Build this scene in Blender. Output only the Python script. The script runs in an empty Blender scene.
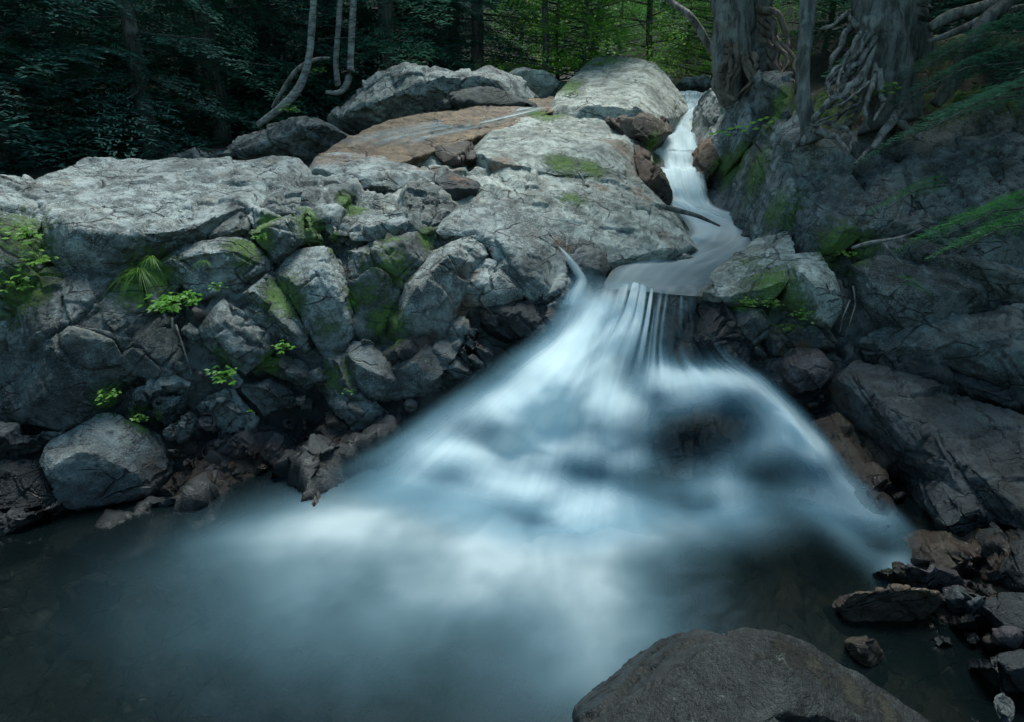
import bpy, bmesh, math, random
import numpy as np
from mathutils import Vector, Matrix
R = math.radians
rng = np.random.default_rng(7)
random.seed(7)
scene = bpy.context.scene
col = scene.collection

# ------------------------------------------------------------------ camera
PITCH, CH, F = R(20), 2.4, 1024*24/36
cd = bpy.data.cameras.new('camera'); cam = bpy.data.objects.new('camera', cd); col.objects.link(cam)
cam.location = (0, 0, CH); cam.rotation_euler = (R(90)-PITCH, 0, 0)
cd.lens = 24; cd.sensor_width = 36; cd.clip_start = .05; cd.clip_end = 500
scene.camera = cam
# ------------------------------------------------------------------ world and sun (overcast, soft)
SUN_EL, SUN_AZ = R(68), R(14)      # azimuth measured from +Y towards +X
w = bpy.data.worlds.new("World"); scene.world = w; w.use_nodes = True
nt = w.node_tree; sky = nt.nodes.new('ShaderNodeTexSky'); sky.sky_type = 'NISHITA'; sky.sun_disc = False
sky.sun_elevation = SUN_EL; sky.sun_rotation = SUN_AZ; sky.air_density = 1.2; sky.dust_density = 1.; sky.ozone_density = 1.0
bg = nt.nodes['Background']; bg.inputs[1].default_value = .085
tint = nt.nodes.new('ShaderNodeMix'); tint.data_type = 'RGBA'; tint.blend_type = 'MULTIPLY'; tint.inputs[0].default_value = 1
tint.inputs[7].default_value = (.74, 1., .90, 1); nt.links.new(sky.outputs[0], tint.inputs[6]); nt.links.new(tint.outputs[2], bg.inputs[0])
sd = bpy.data.lights.new('sun', 'SUN'); sd.energy = 2.1; sd.angle = R(24); sd.color = (.97, 1, .94)
so = bpy.data.objects.new('sun', sd); col.objects.link(so)
sdir = Vector((math.sin(SUN_AZ)*math.cos(SUN_EL), math.cos(SUN_AZ)*math.cos(SUN_EL), math.sin(SUN_EL)))
so.rotation_euler = sdir.to_track_quat('Z', 'Y').to_euler()
vs = scene.view_settings; vs.view_transform = 'Standard'; vs.look = 'None'; vs.exposure = 1.54; vs.gamma = 1
vs.use_curve_mapping = False
scene.render.engine = 'CYCLES'
cy = scene.cycles; cy.use_denoising = True; cy.max_bounces = 8; cy.transparent_max_bounces = 24
cy.diffuse_bounces = 3; cy.glossy_bounces = 3; cy.caustics_reflective = False; cy.caustics_refractive = False
cy.sample_clamp_indirect = 4

# ------------------------------------------------------------------ placing helpers
def P(px, py, Y):
    px = np.asarray(px, float); py = np.asarray(py, float); Y = np.asarray(Y, float)
    a = (px-512)/F; b = (361-py)/F
    dy = math.cos(PITCH)+math.sin(PITCH)*b; dz = -math.sin(PITCH)+math.cos(PITCH)*b
    t = Y/dy
    return np.stack([a*t, Y, CH+dz*t], -1)
def proj(p):
    x, y, z = p[..., 0], p[..., 1], p[..., 2]-CH
    f = y*math.cos(PITCH)-z*math.sin(PITCH); u = y*math.sin(PITCH)+z*math.cos(PITCH)
    f = np.maximum(f, .05)
    return 512+F*x/f, 361-F*u/f
def Yz(py, z=0.0):      # forward distance at which the height z is met on image row py
    b = (361-py)/F
    s = (-math.sin(PITCH)+math.cos(PITCH)*b)/(math.cos(PITCH)+math.sin(PITCH)*b)
    return (z-CH)/s

# lay of the rock: surveyed control points (image position, distance)
S = np.array([(-80,190,4.8),(0,185,4.9),(60,168,5.9),(130,166,6.1),(200,163,6.2),(280,160,6.5),(340,150,6.9),(400,150,7.0),
(450,110,9.0),(500,95,10),(560,110,9.0),(560,72,11.3),(620,66,11.5),(680,90,10.8),(650,130,8.9),(655,165,8.0),(662,200,7.2),(690,240,6.3),
(600,268,5.9),(600,180,7.0),(560,140,8),(500,150,7.3),(500,200,6.2),(400,200,5.7),(300,200,5.4),(200,200,5.2),(100,200,5.1),(0,220,4.6),(-80,230,4.5),
(100,240,4.75),(100,300,4.55),(100,400,4.2),(100,450,4.05),(100,500,3.85),(0,540,3.5),(0,300,4.4),(0,450,3.95),(-80,300,4.3),(-80,450,3.85),
(200,240,4.9),(200,300,4.65),(200,350,4.5),(200,450,4.25),(200,482,4.12),(300,240,5.1),(300,300,4.85),(300,350,4.7),(300,400,4.6),(300,450,4.5),(300,470,4.35),
(400,250,5.2),(400,300,5.05),(400,350,4.85),(400,400,4.7),(400,440,4.65),(500,250,5.6),(500,300,5.35),(500,350,5.15),(500,400,4.95),(560,300,5.45),(570,270,5.75),
(640,290,5.55),(600,350,5.1),(600,400,4.8),(600,450,4.5),(600,500,4.1),(700,350,5.2),(700,400,4.85),(700,450,4.5),(750,450,4.5),(690,490,4.1),(800,500,4.0),
(700,300,5.55),(750,350,5.25),(800,400,4.85),(850,450,4.5),(900,520,3.65),(690,150,9.1),(690,215,7.6),(690,110,10.5),(720,250,6.7),
(720,95,9.3),(722,170,8.1),(745,130,8.0),(760,175,7.0),(800,140,6.3),(850,200,5.8),(850,260,5.4),(800,280,5.3),(720,288,5.5),(765,245,6.0),(765,215,6.6),
(900,130,6.4),(900,200,5.7),(900,300,5.0),(900,400,4.6),(900,480,4.1),(1000,130,6.0),(1000,200,5.5),(1000,300,4.8),(1000,400,4.4),(1000,500,3.7),(1000,560,3.1),
(830,350,5.0),(830,420,4.65),(860,20,7.8),(1000,20,7.3),(740,60,8.8),(950,70,6.9),(1100,200,5.2),(1100,350,4.5),(1100,500,3.45),(1100,30,7),(1100,580,2.75),(800,60,7.6)])
def _ker(a, b): return np.sqrt(((a[:, None]-b[None])**2).sum(-1)+60)
_X = S[:, :2]; _A = _ker(_X, _X)+np.eye(len(S))*.5
_N = len(S); _M = np.zeros((_N+3, _N+3)); _M[:_N, :_N] = _A
_M[:_N, _N] = 1; _M[:_N, _N+1:] = _X/500; _M[_N:, :_N] = _M[:_N, _N:].T
_c = np.linalg.solve(_M, np.concatenate([1/S[:, 2], np.zeros(3)]))
def SY(px, py):
    q = np.stack([np.ravel(px), np.ravel(py)], -1).astype(float)
    v = _ker(q, _X)@_c[:_N]+_c[_N]+(q/500)@_c[_N+1:]
    return 1/np.maximum(v, 1/14)
def SP(px, py, b=0.0):
    return P(np.ravel(px), np.ravel(py), SY(px, py)-np.ravel(b))

# ------------------------------------------------------------------ noise
def _h(ix, iy, iz, s):
    h = (ix.astype(np.int64)*374761393+iy.astype(np.int64)*668265263+iz.astype(np.int64)*2147483647+s*974634777) & 0xffffffff
    h = ((h ^ (h >> 13))*1274126177) & 0xffffffff
    h = ((h ^ (h >> 16))*2246822519) & 0xffffffff
    return ((h ^ (h >> 15)) & 0xffffff)/float(0x1000000)
def vnoise(p, s=0):
    i = np.floor(p); f = p-i; i = i.astype(np.int64); f = f*f*f*(f*(f*6-15)+10)
    r = 0
    for dx in (0, 1):
        for dy in (0, 1):
            for dz in (0, 1):
                wgt = (f[:, 0] if dx else 1-f[:, 0])*(f[:, 1] if dy else 1-f[:, 1])*(f[:, 2] if dz else 1-f[:, 2])
                r = r+wgt*_h(i[:, 0]+dx, i[:, 1]+dy, i[:, 2]+dz, s)
    return r*2-1
def fbm(p, o=4, s=0):
    r = 0; a = 1; t = 0
    for k in range(o):
        r = r+a*vnoise(p*2**k+k*17.3, s+k); t += a; a *= .5
    return r/t
def worley(p, s=0):
    i = np.floor(p).astype(np.int64); f1 = np.full(len(p), 9.); f2 = f1.copy(); idv = np.zeros(len(p))
    for dx in (-1, 0, 1):
        for dy in (-1, 0, 1):
            for dz in (-1, 0, 1):
                c = i+np.array([dx, dy, dz])
                q = np.stack([c[:, k]+_h(c[:, 0], c[:, 1], c[:, 2], s+11+k) for k in range(3)], -1)
                d = np.abs(p-q).sum(-1)*.45+np.sqrt(((p-q)**2).sum(-1))*.55
                v = _h(c[:, 0], c[:, 1], c[:, 2], s+31)
                m = d < f1
                f2 = np.where(m, f1, np.minimum(f2, d)); idv = np.where(m, v, idv); f1 = np.where(m, d, f1)
    return f1, f2, idv
_FR = np.array(Matrix.Rotation(R(35), 3, 'Y') @ Matrix.Rotation(R(25), 3, 'X'))
_th = R(48)
_JF = np.array([[math.cos(_th), .12, -math.sin(_th)], [-.10, .96, .25], [math.sin(_th), -.25, math.cos(_th)]])
def joints(p, cell, s=0, warp=.03):
    """blocky jointing: offset of each joint block, and distance to the nearest joint"""
    w = np.stack([vnoise(p*2.2+9, 150+s), vnoise(p*2.2+19, 151+s), vnoise(p*2.2+29, 152+s)], -1)*warp+np.stack([vnoise(p*9+9, 153+s), vnoise(p*9+19, 154+s), vnoise(p*9+29, 155+s)], -1)*warp*.18
    q = ((p+w)@_JF.T)/np.asarray(cell)
    k3 = np.floor(q[:, 2]).astype(np.int64); z0 = np.zeros_like(k3)
    q0 = q[:, 0]+_h(k3, z0, z0, s+1)*1.7; k0 = np.floor(q0).astype(np.int64)
    q1 = q[:, 1]+_h(k3, k0, z0, s+2)*1.3; k1 = np.floor(q1).astype(np.int64)
    e = 9.
    for qq, c in ((q0, cell[0]), (q1, cell[1]), (q[:, 2], cell[2])):
        f = qq-np.floor(qq); e = np.minimum(e, np.minimum(f, 1-f)*c)
    return _h(k0, k1, k3, s+3), e, _h(k1, k3, k0, s+4)
def rockdisp(p, frac=1., sc=1.):
    a, ea, a2 = joints(p, (.62*sc, .42*sc, .27*sc), 3, .05)
    b, eb, b2 = joints(p, (.26*sc, .20*sc, .11*sc), 13, .02)
    c_, ec, c2 = joints(p, (.12*sc, .10*sc, .05*sc), 23, .01)
    d = frac*sc*((a-.5)*.11+(b-.5)*.055*(a2 > .25)+(c_-.5)*.018*(b2 > .4)-.006*np.clip(1-ec/.006, 0, 1)*(c2 > .6)-.035*np.clip(1-ea/.014, 0, 1)*(a2 > .2)-.014*np.clip(1-eb/.009, 0, 1)*(b2 > .45))
    d += fbm(p*1.7/sc, 3, 3)*.035*sc+fbm(p*11/sc, 3, 9)*.008*sc+fbm(p*38/sc, 2, 19)*.0045*sc
    return d
def rockdisp_old(p, frac=1., sc=1.):
    warp = np.stack([vnoise(p*3, 50), vnoise(p*3, 51), vnoise(p*3, 52)], -1)*.06
    q = (p+warp)@_FR.T
    a1, a2, av = worley(q*np.array([2.2, 3.2, 4.5])/sc, 1)
    b1, b2, bv = worley(q*np.array([6, 8, 12])/sc, 5)
    d = frac*(av-.5)*.075*sc+frac*(bv-.5)*.022*sc
    d -= frac*.035*sc*np.clip(1-(a2-a1)/.07, 0, 1)+frac*.010*sc*np.clip(1-(b2-b1)/.10, 0, 1)
    d += fbm(p*1.7/sc, 3, 3)*.05*sc+fbm(p*11/sc, 3, 9)*.011*sc+fbm(p*38/sc, 2, 19)*.0035*sc
    return d

# ------------------------------------------------------------------ attributes painted by place: moss, iron stain, wetness
def spots(lst):
    a = np.array(lst, float)
    return SP(a[:, 0], a[:, 1]), a[:, 2]
MOSS = spots([(262,238,.13),(285,300,.16),(308,230,.13),(335,245,.1),(300,290,.1),(330,320,.12),(350,300,.1),(388,268,.16),(372,290,.12),(388,322,.14),
(340,375,.12),(430,238,.1),(400,345,.07),(155,275,.18),(140,290,.15),(25,245,.2),(25,290,.22),(8,300,.15),(745,160,.2),(765,175,.25),(790,215,.2),(775,290,.2),(748,275,.13),
(745,300,.1),(790,310,.16),(845,250,.2),(720,130,.15),(730,170,.2),(690,130,.15),(655,150,.2),(270,225,.1),(350,205,.12),(240,255,.12),(510,262,.07),(890,85,.3),(830,95,.3),(780,110,.25),(880,45,.3),
(950,20,.6),(980,70,.5),(560,90,.3),(545,115,.2),(395,250,.1),(228,352,.1),(270,360,.1),(350,390,.08),(110,397,.1),(143,420,.1),(300,215,.06),(470,165,.08),(560,170,.18),(590,172,.15),(570,205,.12)])
RUST = spots([(430,165,.25),(455,163,.2),(460,180,.15),(330,160,.3),(365,155,.3),(615,150,.3),(640,160,.25),(640,195,.2),(600,190,.15),(500,165,.2),(645,175,.3),(455,270,.2),(440,300,.2),(470,310,.2),(420,350,.2),
(380,370,.15),(335,430,.06),(190,455,.2),(250,470,.3),(150,480,.2),(705,165,.4),(700,150,.3),(720,275,.1),(800,360,.2),(830,430,.25),(860,460,.3),(850,480,.25),(880,500,.25),(900,455,.25),
(845,395,.2),(870,410,.15),(775,415,.2),(920,540,.2),(340,360,.1),(560,250,.15),(200,475,.3),(200,462,.1),(660,240,.15),(480,345,.12),(940,600,.2),(990,560,.25)])
LICH = spots([(870,390,.12),(895,400,.12),(990,435,.05),(1010,460,.05),(945,345,.06),(960,470,.04),(735,110,.3),(120,460,.2),(100,450,.2),(880,285,.1),(805,290,.15),(745,285,.1)])
def _more(L, pts, rr): return np.concatenate([L[0], np.array(pts)]), np.concatenate([L[1], np.full(len(pts), rr)])
LICH = _more(LICH, [P(668,664,1.78), P(650,680,1.78), P(690,652,1.78), P(775,650,1.74), P(790,655,1.74), P(700,690,1.66), P(760,690,1.62), P(640,700,1.75)], .055)
MOSS = _more(MOSS, [P(700,640,1.8), P(730,636,1.78), P(760,636,1.78), P(800,645,1.78), P(830,660,1.8), P(860,690,1.8), P(900,712,1.8), P(720,660,1.72), P(690,668,1.72), P(740,672,1.66)], .07)
def paint(p, wet0=0.0):
    def acc(L, k=1.):
        pts, r = L; out = np.zeros(len(p))
        for q, rr in zip(pts, r):
            out = np.maximum(out, np.exp(-(((p-q)**2).sum(-1))/(rr*k)**2))
        return out
    moss = acc(MOSS, 1.35); rust = acc(RUST); lich = acc(LICH)
    px, py = proj(p)
    wet = np.maximum(np.clip((.50-p[:, 2]+vnoise(p*2.5, 77)*.12)/.3, 0, 1), .55*np.clip((1.05-p[:, 2]+vnoise(p*2, 78)*.35)/.5, 0, 1))
    # spray zone of the cascade and the channel above
    dw = np.exp(-((px-560)/160)**4-((py-370)/70)**4)*np.clip((1.1-p[:, 2])/.35, 0, 1)
    wet = np.maximum(wet, np.maximum(wet0, dw)); wet = np.maximum(wet, .8*np.clip((px-770)/60, 0, 1)*np.clip((.75-p[:, 2]+vnoise(p*3, 79)*.3)/.3, 0, 1)*(p[:, 1] > 2.2))  # low rock right of the cascade is darkened and made glossier too
    return moss, rust, wet, lich

# ------------------------------------------------------------------ materials
class NB:
    def __init__(s, name):
        s.m = bpy.data.materials.new(name); s.m.use_nodes = True; s.t = s.m.node_tree; s.t.nodes.clear()
        s.o = s.n('ShaderNodeOutputMaterial')
    def n(s, t, **k):
        x = s.t.nodes.new(t)
        for a, b in k.items(): setattr(x, a, b)
        return x
    def set(s, sock, v):
        if isinstance(v, bpy.types.NodeSocket): s.t.links.new(v, sock)
        elif v is not None:
            if isinstance(v, (tuple, list)) and len(v) == 3 and sock.type == 'RGBA': v = (*v, 1)
            sock.default_value = v
    def noise(s, vec, scale, detail=4, rough=.55, dist=0):
        x = s.n('ShaderNodeTexNoise'); s.set(x.inputs['Vector'], vec); x.inputs['Scale'].default_value = scale
        x.inputs['Detail'].default_value = detail; x.inputs['Roughness'].default_value = rough; x.inputs['Distortion'].default_value = dist
        return x.outputs['Fac']
    def math(s, op, a, b=0., c=None, clamp=False):
        x = s.n('ShaderNodeMath', operation=op, use_clamp=clamp); s.set(x.inputs[0], a); s.set(x.inputs[1], b)
        if c is not None: s.set(x.inputs[2], c)
        return x.outputs[0]
    def ramp(s, v, a, b, lo=0., hi=1.):
        x = s.n('ShaderNodeMapRange', interpolation_type='SMOOTHSTEP'); s.set(x.inputs[0], v)
        for k, q in zip((1, 2, 3, 4), (a, b, lo, hi)): s.set(x.inputs[k], q)
        return x.outputs[0]
    def mix(s, f, a, b):
        x = s.n('ShaderNodeMix', data_type='RGBA'); s.set(x.inputs[0], f); s.set(x.inputs[6], a); s.set(x.inputs[7], b)
        return x.outputs[2]
    def attr(s, name): return s.n('ShaderNodeAttribute', attribute_name=name)
    def mixs(s, f, a, b):
        x = s.n('ShaderNodeMixShader'); s.set(x.inputs[0], f); s.set(x.inputs[1], a); s.set(x.inputs[2], b); return x.outputs[0]
    def out(s, sh): s.t.links.new(sh, s.o.inputs[0]); return s.m

def rock_material(name, light, dark, moss_c=(.06,.12,.014), rust_c=(.16,.08,.045), speck=.5, crack=.6, lich_k=.6):
    b = NB(name); geo = b.n('ShaderNodeNewGeometry').outputs['Position']
    a = b.attr('paint'); sep = b.n('ShaderNodeSeparateColor'); b.set(sep.inputs[0], a.outputs['Color']); lich = a.outputs['Alpha']
    n1 = b.noise(geo, 2.6, 6, .65, .4); n2 = b.noise(geo, 14, 5, .65); n3 = b.noise(geo, 85, 3, .7); n4 = b.noise(geo, 230, 2, .7)
    n0 = b.noise(geo, 7.5, 5, .7, .8)
    c = b.mix(b.ramp(n1, .36, .62), dark, light)
    c = b.mix(b.ramp(n0, .50, .60, 0, .6), c, tuple(x*.45 for x in dark)); c = b.mix(b.ramp(n0, .44, .34, 0, .55), c, tuple(min(1, x*1.5) for x in light))
    c = b.mix(b.ramp(n2, .52, .68, 0, .65), c, tuple(x*.38 for x in dark))
    c = b.mix(b.ramp(n2, .40, .28, 0, .6), c, tuple(min(1, x*1.35) for x in light))
    gm = b.ramp(b.noise(geo, 3.3, 3), .42, .62, .35, 1.1)
    c = b.mix(b.math('MULTIPLY', gm, b.ramp(n3, .53, .62, 0, min(1, speck*1.3))), c, tuple(x*.25 for x in dark))
    c = b.mix(b.math('MULTIPLY', gm, b.ramp(n3, .46, .36, 0, min(1, speck*.9))), c, tuple(min(1, x*1.6) for x in light))
    # faint warm mineral tint
    c = b.mix(b.ramp(b.noise(geo, 4.5, 4),   .54, .72, 0, .22), c, (light[0]*.95, light[1]*.74, light[2]*.6))
    # pale lichen: general and in patches
    ln = b.noise(geo, 26, 5, .7)
    lf = b.math('MULTIPLY', b.ramp(b.math('ADD', b.math('MULTIPLY', lich, .30), ln), .62, .74), lich_k)
    c = b.mix(lf, c, (.33,.37,.34))
    rn = b.noise(geo, 11, 7, .78)
    c = b.mix(b.math('MULTIPLY', b.ramp(b.math('ADD', b.math('MULTIPLY', sep.outputs[1], .40), rn), .66, .92), .62), c, rust_c)
    wet = sep.outputs[2]
    dk = b.n('ShaderNodeMix', data_type='RGBA', blend_type='MULTIPLY'); b.set(dk.inputs[0], wet); b.set(dk.inputs[6], c); dk.inputs[7].default_value = (.25,.265,.29,1)
    c = dk.outputs[2]
    mn = b.noise(geo, 22, 6, .75)
    mf = b.ramp(b.math('ADD', b.math('MULTIPLY', sep.outputs[0], .50), mn), .66, .90)
    mc = b.mix(n4, tuple(x*.45 for x in moss_c), tuple(x*1.7 for x in moss_c))
    c = b.mix(b.math('MULTIPLY', mf, b.ramp(b.noise(geo, 60, 3, .7), .3, .6, .45, 1.)), c, mc)
    p = b.n('ShaderNodeBsdfPrincipled'); b.set(p.inputs['Base Color'], c)
    rg = b.math('SUBTRACT', .82, b.math('MULTIPLY', wet, .48)); b.set(p.inputs['Roughness'], b.math('MAXIMUM', rg, b.math('MULTIPLY', mf, .9)))
    p.inputs['Specular IOR Level'].default_value = .4
    h = b.math('ADD', b.math('MULTIPLY', n2, .5), b.math('ADD', b.math('MULTIPLY', n3, .32), b.math('MULTIPLY', n4, .16)))
    vo = b.n('ShaderNodeTexVoronoi', feature='DISTANCE_TO_EDGE'); b.set(vo.inputs['Vector'], b.n('ShaderNodeVectorMath', operation='ADD').outputs[0]); vm = vo.inputs['Vector'].links[0].from_node
    b.set(vm.inputs[0], geo); vn = b.n('ShaderNodeTexNoise'); b.set(vn.inputs['Vector'], geo); vn.inputs['Scale'].default_value = 5
    vs_ = b.n('ShaderNodeVectorMath', operation='SCALE'); b.set(vs_.inputs[0], vn.outputs['Color']); vs_.inputs['Scale'].default_value = .3; b.set(vm.inputs[1], vs_.outputs[0])
    vo.inputs['Scale'].default_value = 2.6
    cr = b.ramp(vo.outputs[0], 0, .012, -crack*.5, 0); cm = b.ramp(b.noise(geo, 1.9, 2), .5, .6)
    h = b.math('ADD', h, b.math('MULTIPLY', cr, cm))
    mpc = b.n('ShaderNodeMapping'); vs2 = b.n('ShaderNodeVectorMath', operation='SCALE'); b.set(vs2.inputs[0], vn.outputs['Color']); vs2.inputs['Scale'].default_value = .10; va2 = b.n('ShaderNodeVectorMath', operation='ADD'); b.set(va2.inputs[0], geo); b.set(va2.inputs[1], vs2.outputs[0]); b.set(mpc.inputs[0], va2.outputs[0]); mpc.inputs['Rotation'].default_value = (.3, R(-42), .2); mpc.inputs['Scale'].default_value = (1.5, 1.8, 4.2)
    vo2 = b.n('ShaderNodeTexVoronoi', feature='DISTANCE_TO_EDGE'); b.set(vo2.inputs['Vector'], mpc.outputs[0]); vo2.inputs['Scale'].default_value = 1.25
    cm2 = b.ramp(b.noise(geo, 3.4, 3), .48, .60); lk = b.math('MULTIPLY', b.ramp(vo2.outputs[0], .004, .022, 1, 0), cm2)
    if crack:
        h = b.math('SUBTRACT', h, b.math('MULTIPLY', lk, .9))
        cc = b.mix(b.math('MULTIPLY', lk, .65), c, (.012,.013,.013)); b.set(p.inputs['Base Color'], cc)
    h = b.math('ADD', h, b.math('MULTIPLY', mf, .4))
    bp = b.n('ShaderNodeBump'); bp.inputs['Strength'].default_value = 1.; bp.inputs['Distance'].default_value = .03; b.set(bp.inputs['Height'], h)
    b.set(p.inputs['Normal'], bp.outputs[0])
    return b.out(p.outputs[0])
M = {}
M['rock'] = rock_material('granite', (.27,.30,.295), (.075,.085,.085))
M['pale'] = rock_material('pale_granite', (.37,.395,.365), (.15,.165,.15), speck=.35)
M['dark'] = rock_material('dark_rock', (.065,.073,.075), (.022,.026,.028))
M['mid'] = rock_material('shaded_cliff_rock', (.16,.178,.175), (.042,.048,.048))  # darker copy of the granite, shade of the faces put into its colour
M['pink'] = rock_material('pinkish_rock', (.19,.16,.16), (.08,.066,.07))
M['brown'] = rock_material('iron_stained_rock', (.088,.064,.048), (.03,.023,.019), speck=.4)
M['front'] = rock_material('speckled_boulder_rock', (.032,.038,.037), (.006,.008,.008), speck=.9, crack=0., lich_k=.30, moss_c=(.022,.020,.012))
M['amber'] = rock_material('amber_wet_rock', (.25,.17,.105), (.10,.07,.05), speck=.3)
M['ground'] = rock_material('forest_soil', (.035,.03,.022), (.014,.012,.01), speck=.3)

def bark(name, c1, c2, scale=9, stretch=.18, bump=.03):
    b = NB(name); tc = b.n('ShaderNodeTexCoord').outputs['Object']
    mp = b.n('ShaderNodeMapping'); b.set(mp.inputs[0], tc); mp.inputs['Scale'].default_value = (1, 1, stretch)
    n1 = b.noise(mp.outputs[0], scale, 6, .7, .6); n2 = b.noise(tc, 5, 4); n3 = b.noise(tc, 40, 4, .7)
    c = b.mix(b.ramp(n1, .35, .65), c2, c1); c = b.mix(b.ramp(n2, .55, .7, 0, .6), c, tuple(x*1.5 for x in c1)); c = b.mix(b.ramp(n3, .55, .7, 0, .5), c, tuple(x*.5 for x in c2))
    p = b.n('ShaderNodeBsdfPrincipled'); b.set(p.inputs['Base Color'], c); p.inputs['Roughness'].default_value = .9
    bp = b.n('ShaderNodeBump'); bp.inputs['Distance'].default_value = bump; b.set(bp.inputs['Height'], b.math('ADD', n1, b.math('MULTIPLY', n3, .3))); b.set(p.inputs['Normal'], bp.outputs[0])
    return b.out(p.outputs[0])
M['bark'] = bark('dark_bark', (.15,.15,.14), (.03,.03,.028), 16, .16, .04)
M['greybark'] = bark('grey_bark', (.20,.20,.185), (.05,.048,.045), 14, .22, .03)
M['birch'] = bark('birch_bark', (.24,.245,.235), (.05,.05,.048), 7, 3.5, .008)
M['root'] = bark('weathered_root', (.20,.195,.18), (.035,.03,.027), 22, .3, .012)
M['oldwood'] = bark('old_wood', (.20,.15,.12), (.06,.045,.035), 12, .2, .03)
def leafm(name, c1, c2, tr=.35):
    b = NB(name); geo = b.n('ShaderNodeNewGeometry'); n = b.noise(geo.outputs['Position'], 3.5, 3)
    oi = b.n('ShaderNodeObjectInfo').outputs['Random']
    f = b.math('ADD', b.ramp(n, .35, .65, 0, .6), b.math('MULTIPLY', geo.outputs['Random Per Island'], .4))
    c = b.mix(f, c1, c2)
    d = b.n('ShaderNodeBsdfDiffuse'); b.set(d.inputs[0], c); t = b.n('ShaderNodeBsdfTranslucent'); b.set(t.inputs[0], c)
    g = b.n('ShaderNodeBsdfGlossy'); g.inputs['Roughness'].default_value = .45; g.inputs[0].default_value = (.6,.6,.6,1)
    s = b.mixs(tr, d.outputs[0], t.outputs[0]); s = b.mixs(.025, s, g.outputs[0])
    return b.out(s)
M['hemlock'] = leafm('hemlock_needles', (.035,.11,.075), (.07,.19,.12))
M['spruce'] = leafm('blue_spruce_needles', (.04,.11,.09), (.08,.19,.155))
M['leaf'] = leafm('maple_leaves', (.10,.30,.045), (.24,.42,.06), .5)
M['leafgreen'] = leafm('beech_leaves', (.05,.20,.05), (.12,.30,.06), .45)
M['fern'] = leafm('bright_plant_leaves', (.03,.13,.015), (.075,.22,.02), .4)
M['grass'] = leafm('grass_blades', (.05,.14,.02), (.12,.25,.04), .4)
M['frontneedle'] = leafm('bright_hemlock_needles', (.03,.15,.04), (.06,.24,.06), .4)

# ------------------------------------------------------------------ mesh helpers
def mesh_np(name, v, faces, mat=None, smooth=True):
    me = bpy.data.meshes.new(name); v = np.asarray(v, np.float32)
    if isinstance(faces, np.ndarray):
        k = faces.shape[1]; me.vertices.add(len(v)); me.vertices.foreach_set('co', v.ravel())
        me.loops.add(faces.size); me.loops.foreach_set('vertex_index', faces.astype(np.int32).ravel())
        me.polygons.add(len(faces)); me.polygons.foreach_set('loop_start', np.arange(0, faces.size, k, dtype=np.int32))
        me.update(calc_edges=True)
    else:
        me.from_pydata([tuple(x) for x in v], [], faces)
    me.polygons.foreach_set('use_smooth', [smooth]*len(me.polygons))
    if mat: me.materials.append(mat)
    me.validate(); me.update()
    return me
def link(name, me, parent=None, loc=None, **props):
    o = bpy.data.objects.new(name, me); col.objects.link(o)
    if loc is not None: o.location = loc
    if parent is not None: o.parent = parent
    for k, v in props.items():
        if v: o[k] = v
    return o
def setpaint(me, m, r, wt, l):
    a = me.color_attributes.new('paint', 'FLOAT_COLOR', 'POINT')
    a.data.foreach_set('color', np.stack([m, r, wt, l], -1).astype(np.float32).ravel())
def co(me):
    v = np.empty(len(me.vertices)*3, np.float32); me.vertices.foreach_get('co', v); return v.reshape(-1, 3).astype(float)
def no(me):
    v = np.empty(len(me.vertices)*3, np.float32); me.vertex_normals.foreach_get('vector', v); return v.reshape(-1, 3).astype(float)

def rock_from_points(name, pts, mat, vox, frac=1., sc=1., wet=0., moss=0., rnd=0, parent=None, amp=1., facets=12, **props):
    bm = bmesh.new()
    for q in pts: bm.verts.new(q)
    r = bmesh.ops.convex_hull(bm, input=bm.verts)
    bmesh.ops.delete(bm, geom=list({g for g in r['geom_interior']+r['geom_unused'] if isinstance(g, bmesh.types.BMVert)}), context='VERTS')
    bmesh.ops.recalc_face_normals(bm, faces=bm.faces)
    bmesh.ops.bevel(bm, geom=list(bm.edges), offset=vox*.8, segments=1, affect='EDGES', clamp_overlap=True)
    me = bpy.data.meshes.new(name); bm.to_mesh(me); bm.free()
    tmp = bpy.data.objects.new('tmp', me); col.objects.link(tmp)
    md = tmp.modifiers.new('r', 'REMESH'); md.mode = 'VOXEL'; md.voxel_size = vox
    if rnd:
        sm = tmp.modifiers.new('s', 'SMOOTH'); sm.iterations = rnd; sm.factor = .5
    dg = bpy.context.evaluated_depsgraph_get(); me2 = bpy.data.meshes.new_from_object(tmp.evaluated_get(dg))
    bpy.data.objects.remove(tmp); bpy.data.meshes.remove(me)
    me2.name = name
    v = co(me2); n = no(me2)
    v = v+n*(rockdisp(v, frac, sc)*amp)[:, None]
    if facets:
        cc = v.mean(0); ext = v.std(0)
        hs = abs(hash(round(float(cc.sum()), 3))) % 100000; rr = np.random.default_rng(hs)
        for _ in range(facets):
            d = _JF[rr.integers(3)]*rr.choice([-1, 1])*1.5+rr.normal(size=3)*.45+np.array([0, -.5, .25]); d /= np.linalg.norm(d)
            sgn = (v-cc)@d; h = sgn.max()*rr.uniform(.80, .97)
            v = v-np.outer(np.maximum(0, sgn-h)*.92, d)
        v = v+n*((fbm(v*24, 4, 71)*.007+fbm(v*7, 3, 72)*.010)*amp*min(1, sc))[:, None]
    c = v.mean(0)*[1, 1, 0]+[0, 0, v[:, 2].min()]
    m_, r_, w_, l_ = paint(v, wet)
    setpaint(me2, np.maximum(m_, moss), r_, w_, l_)
    me2.vertices.foreach_set('co', (v-c).astype(np.float32).ravel())
    me2.polygons.foreach_set('use_smooth', [True]*len(me2.polygons)); me2.materials.clear(); me2.materials.append(mat); me2.update()
    return link(name, me2, parent, None if parent else c, **props)

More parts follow.
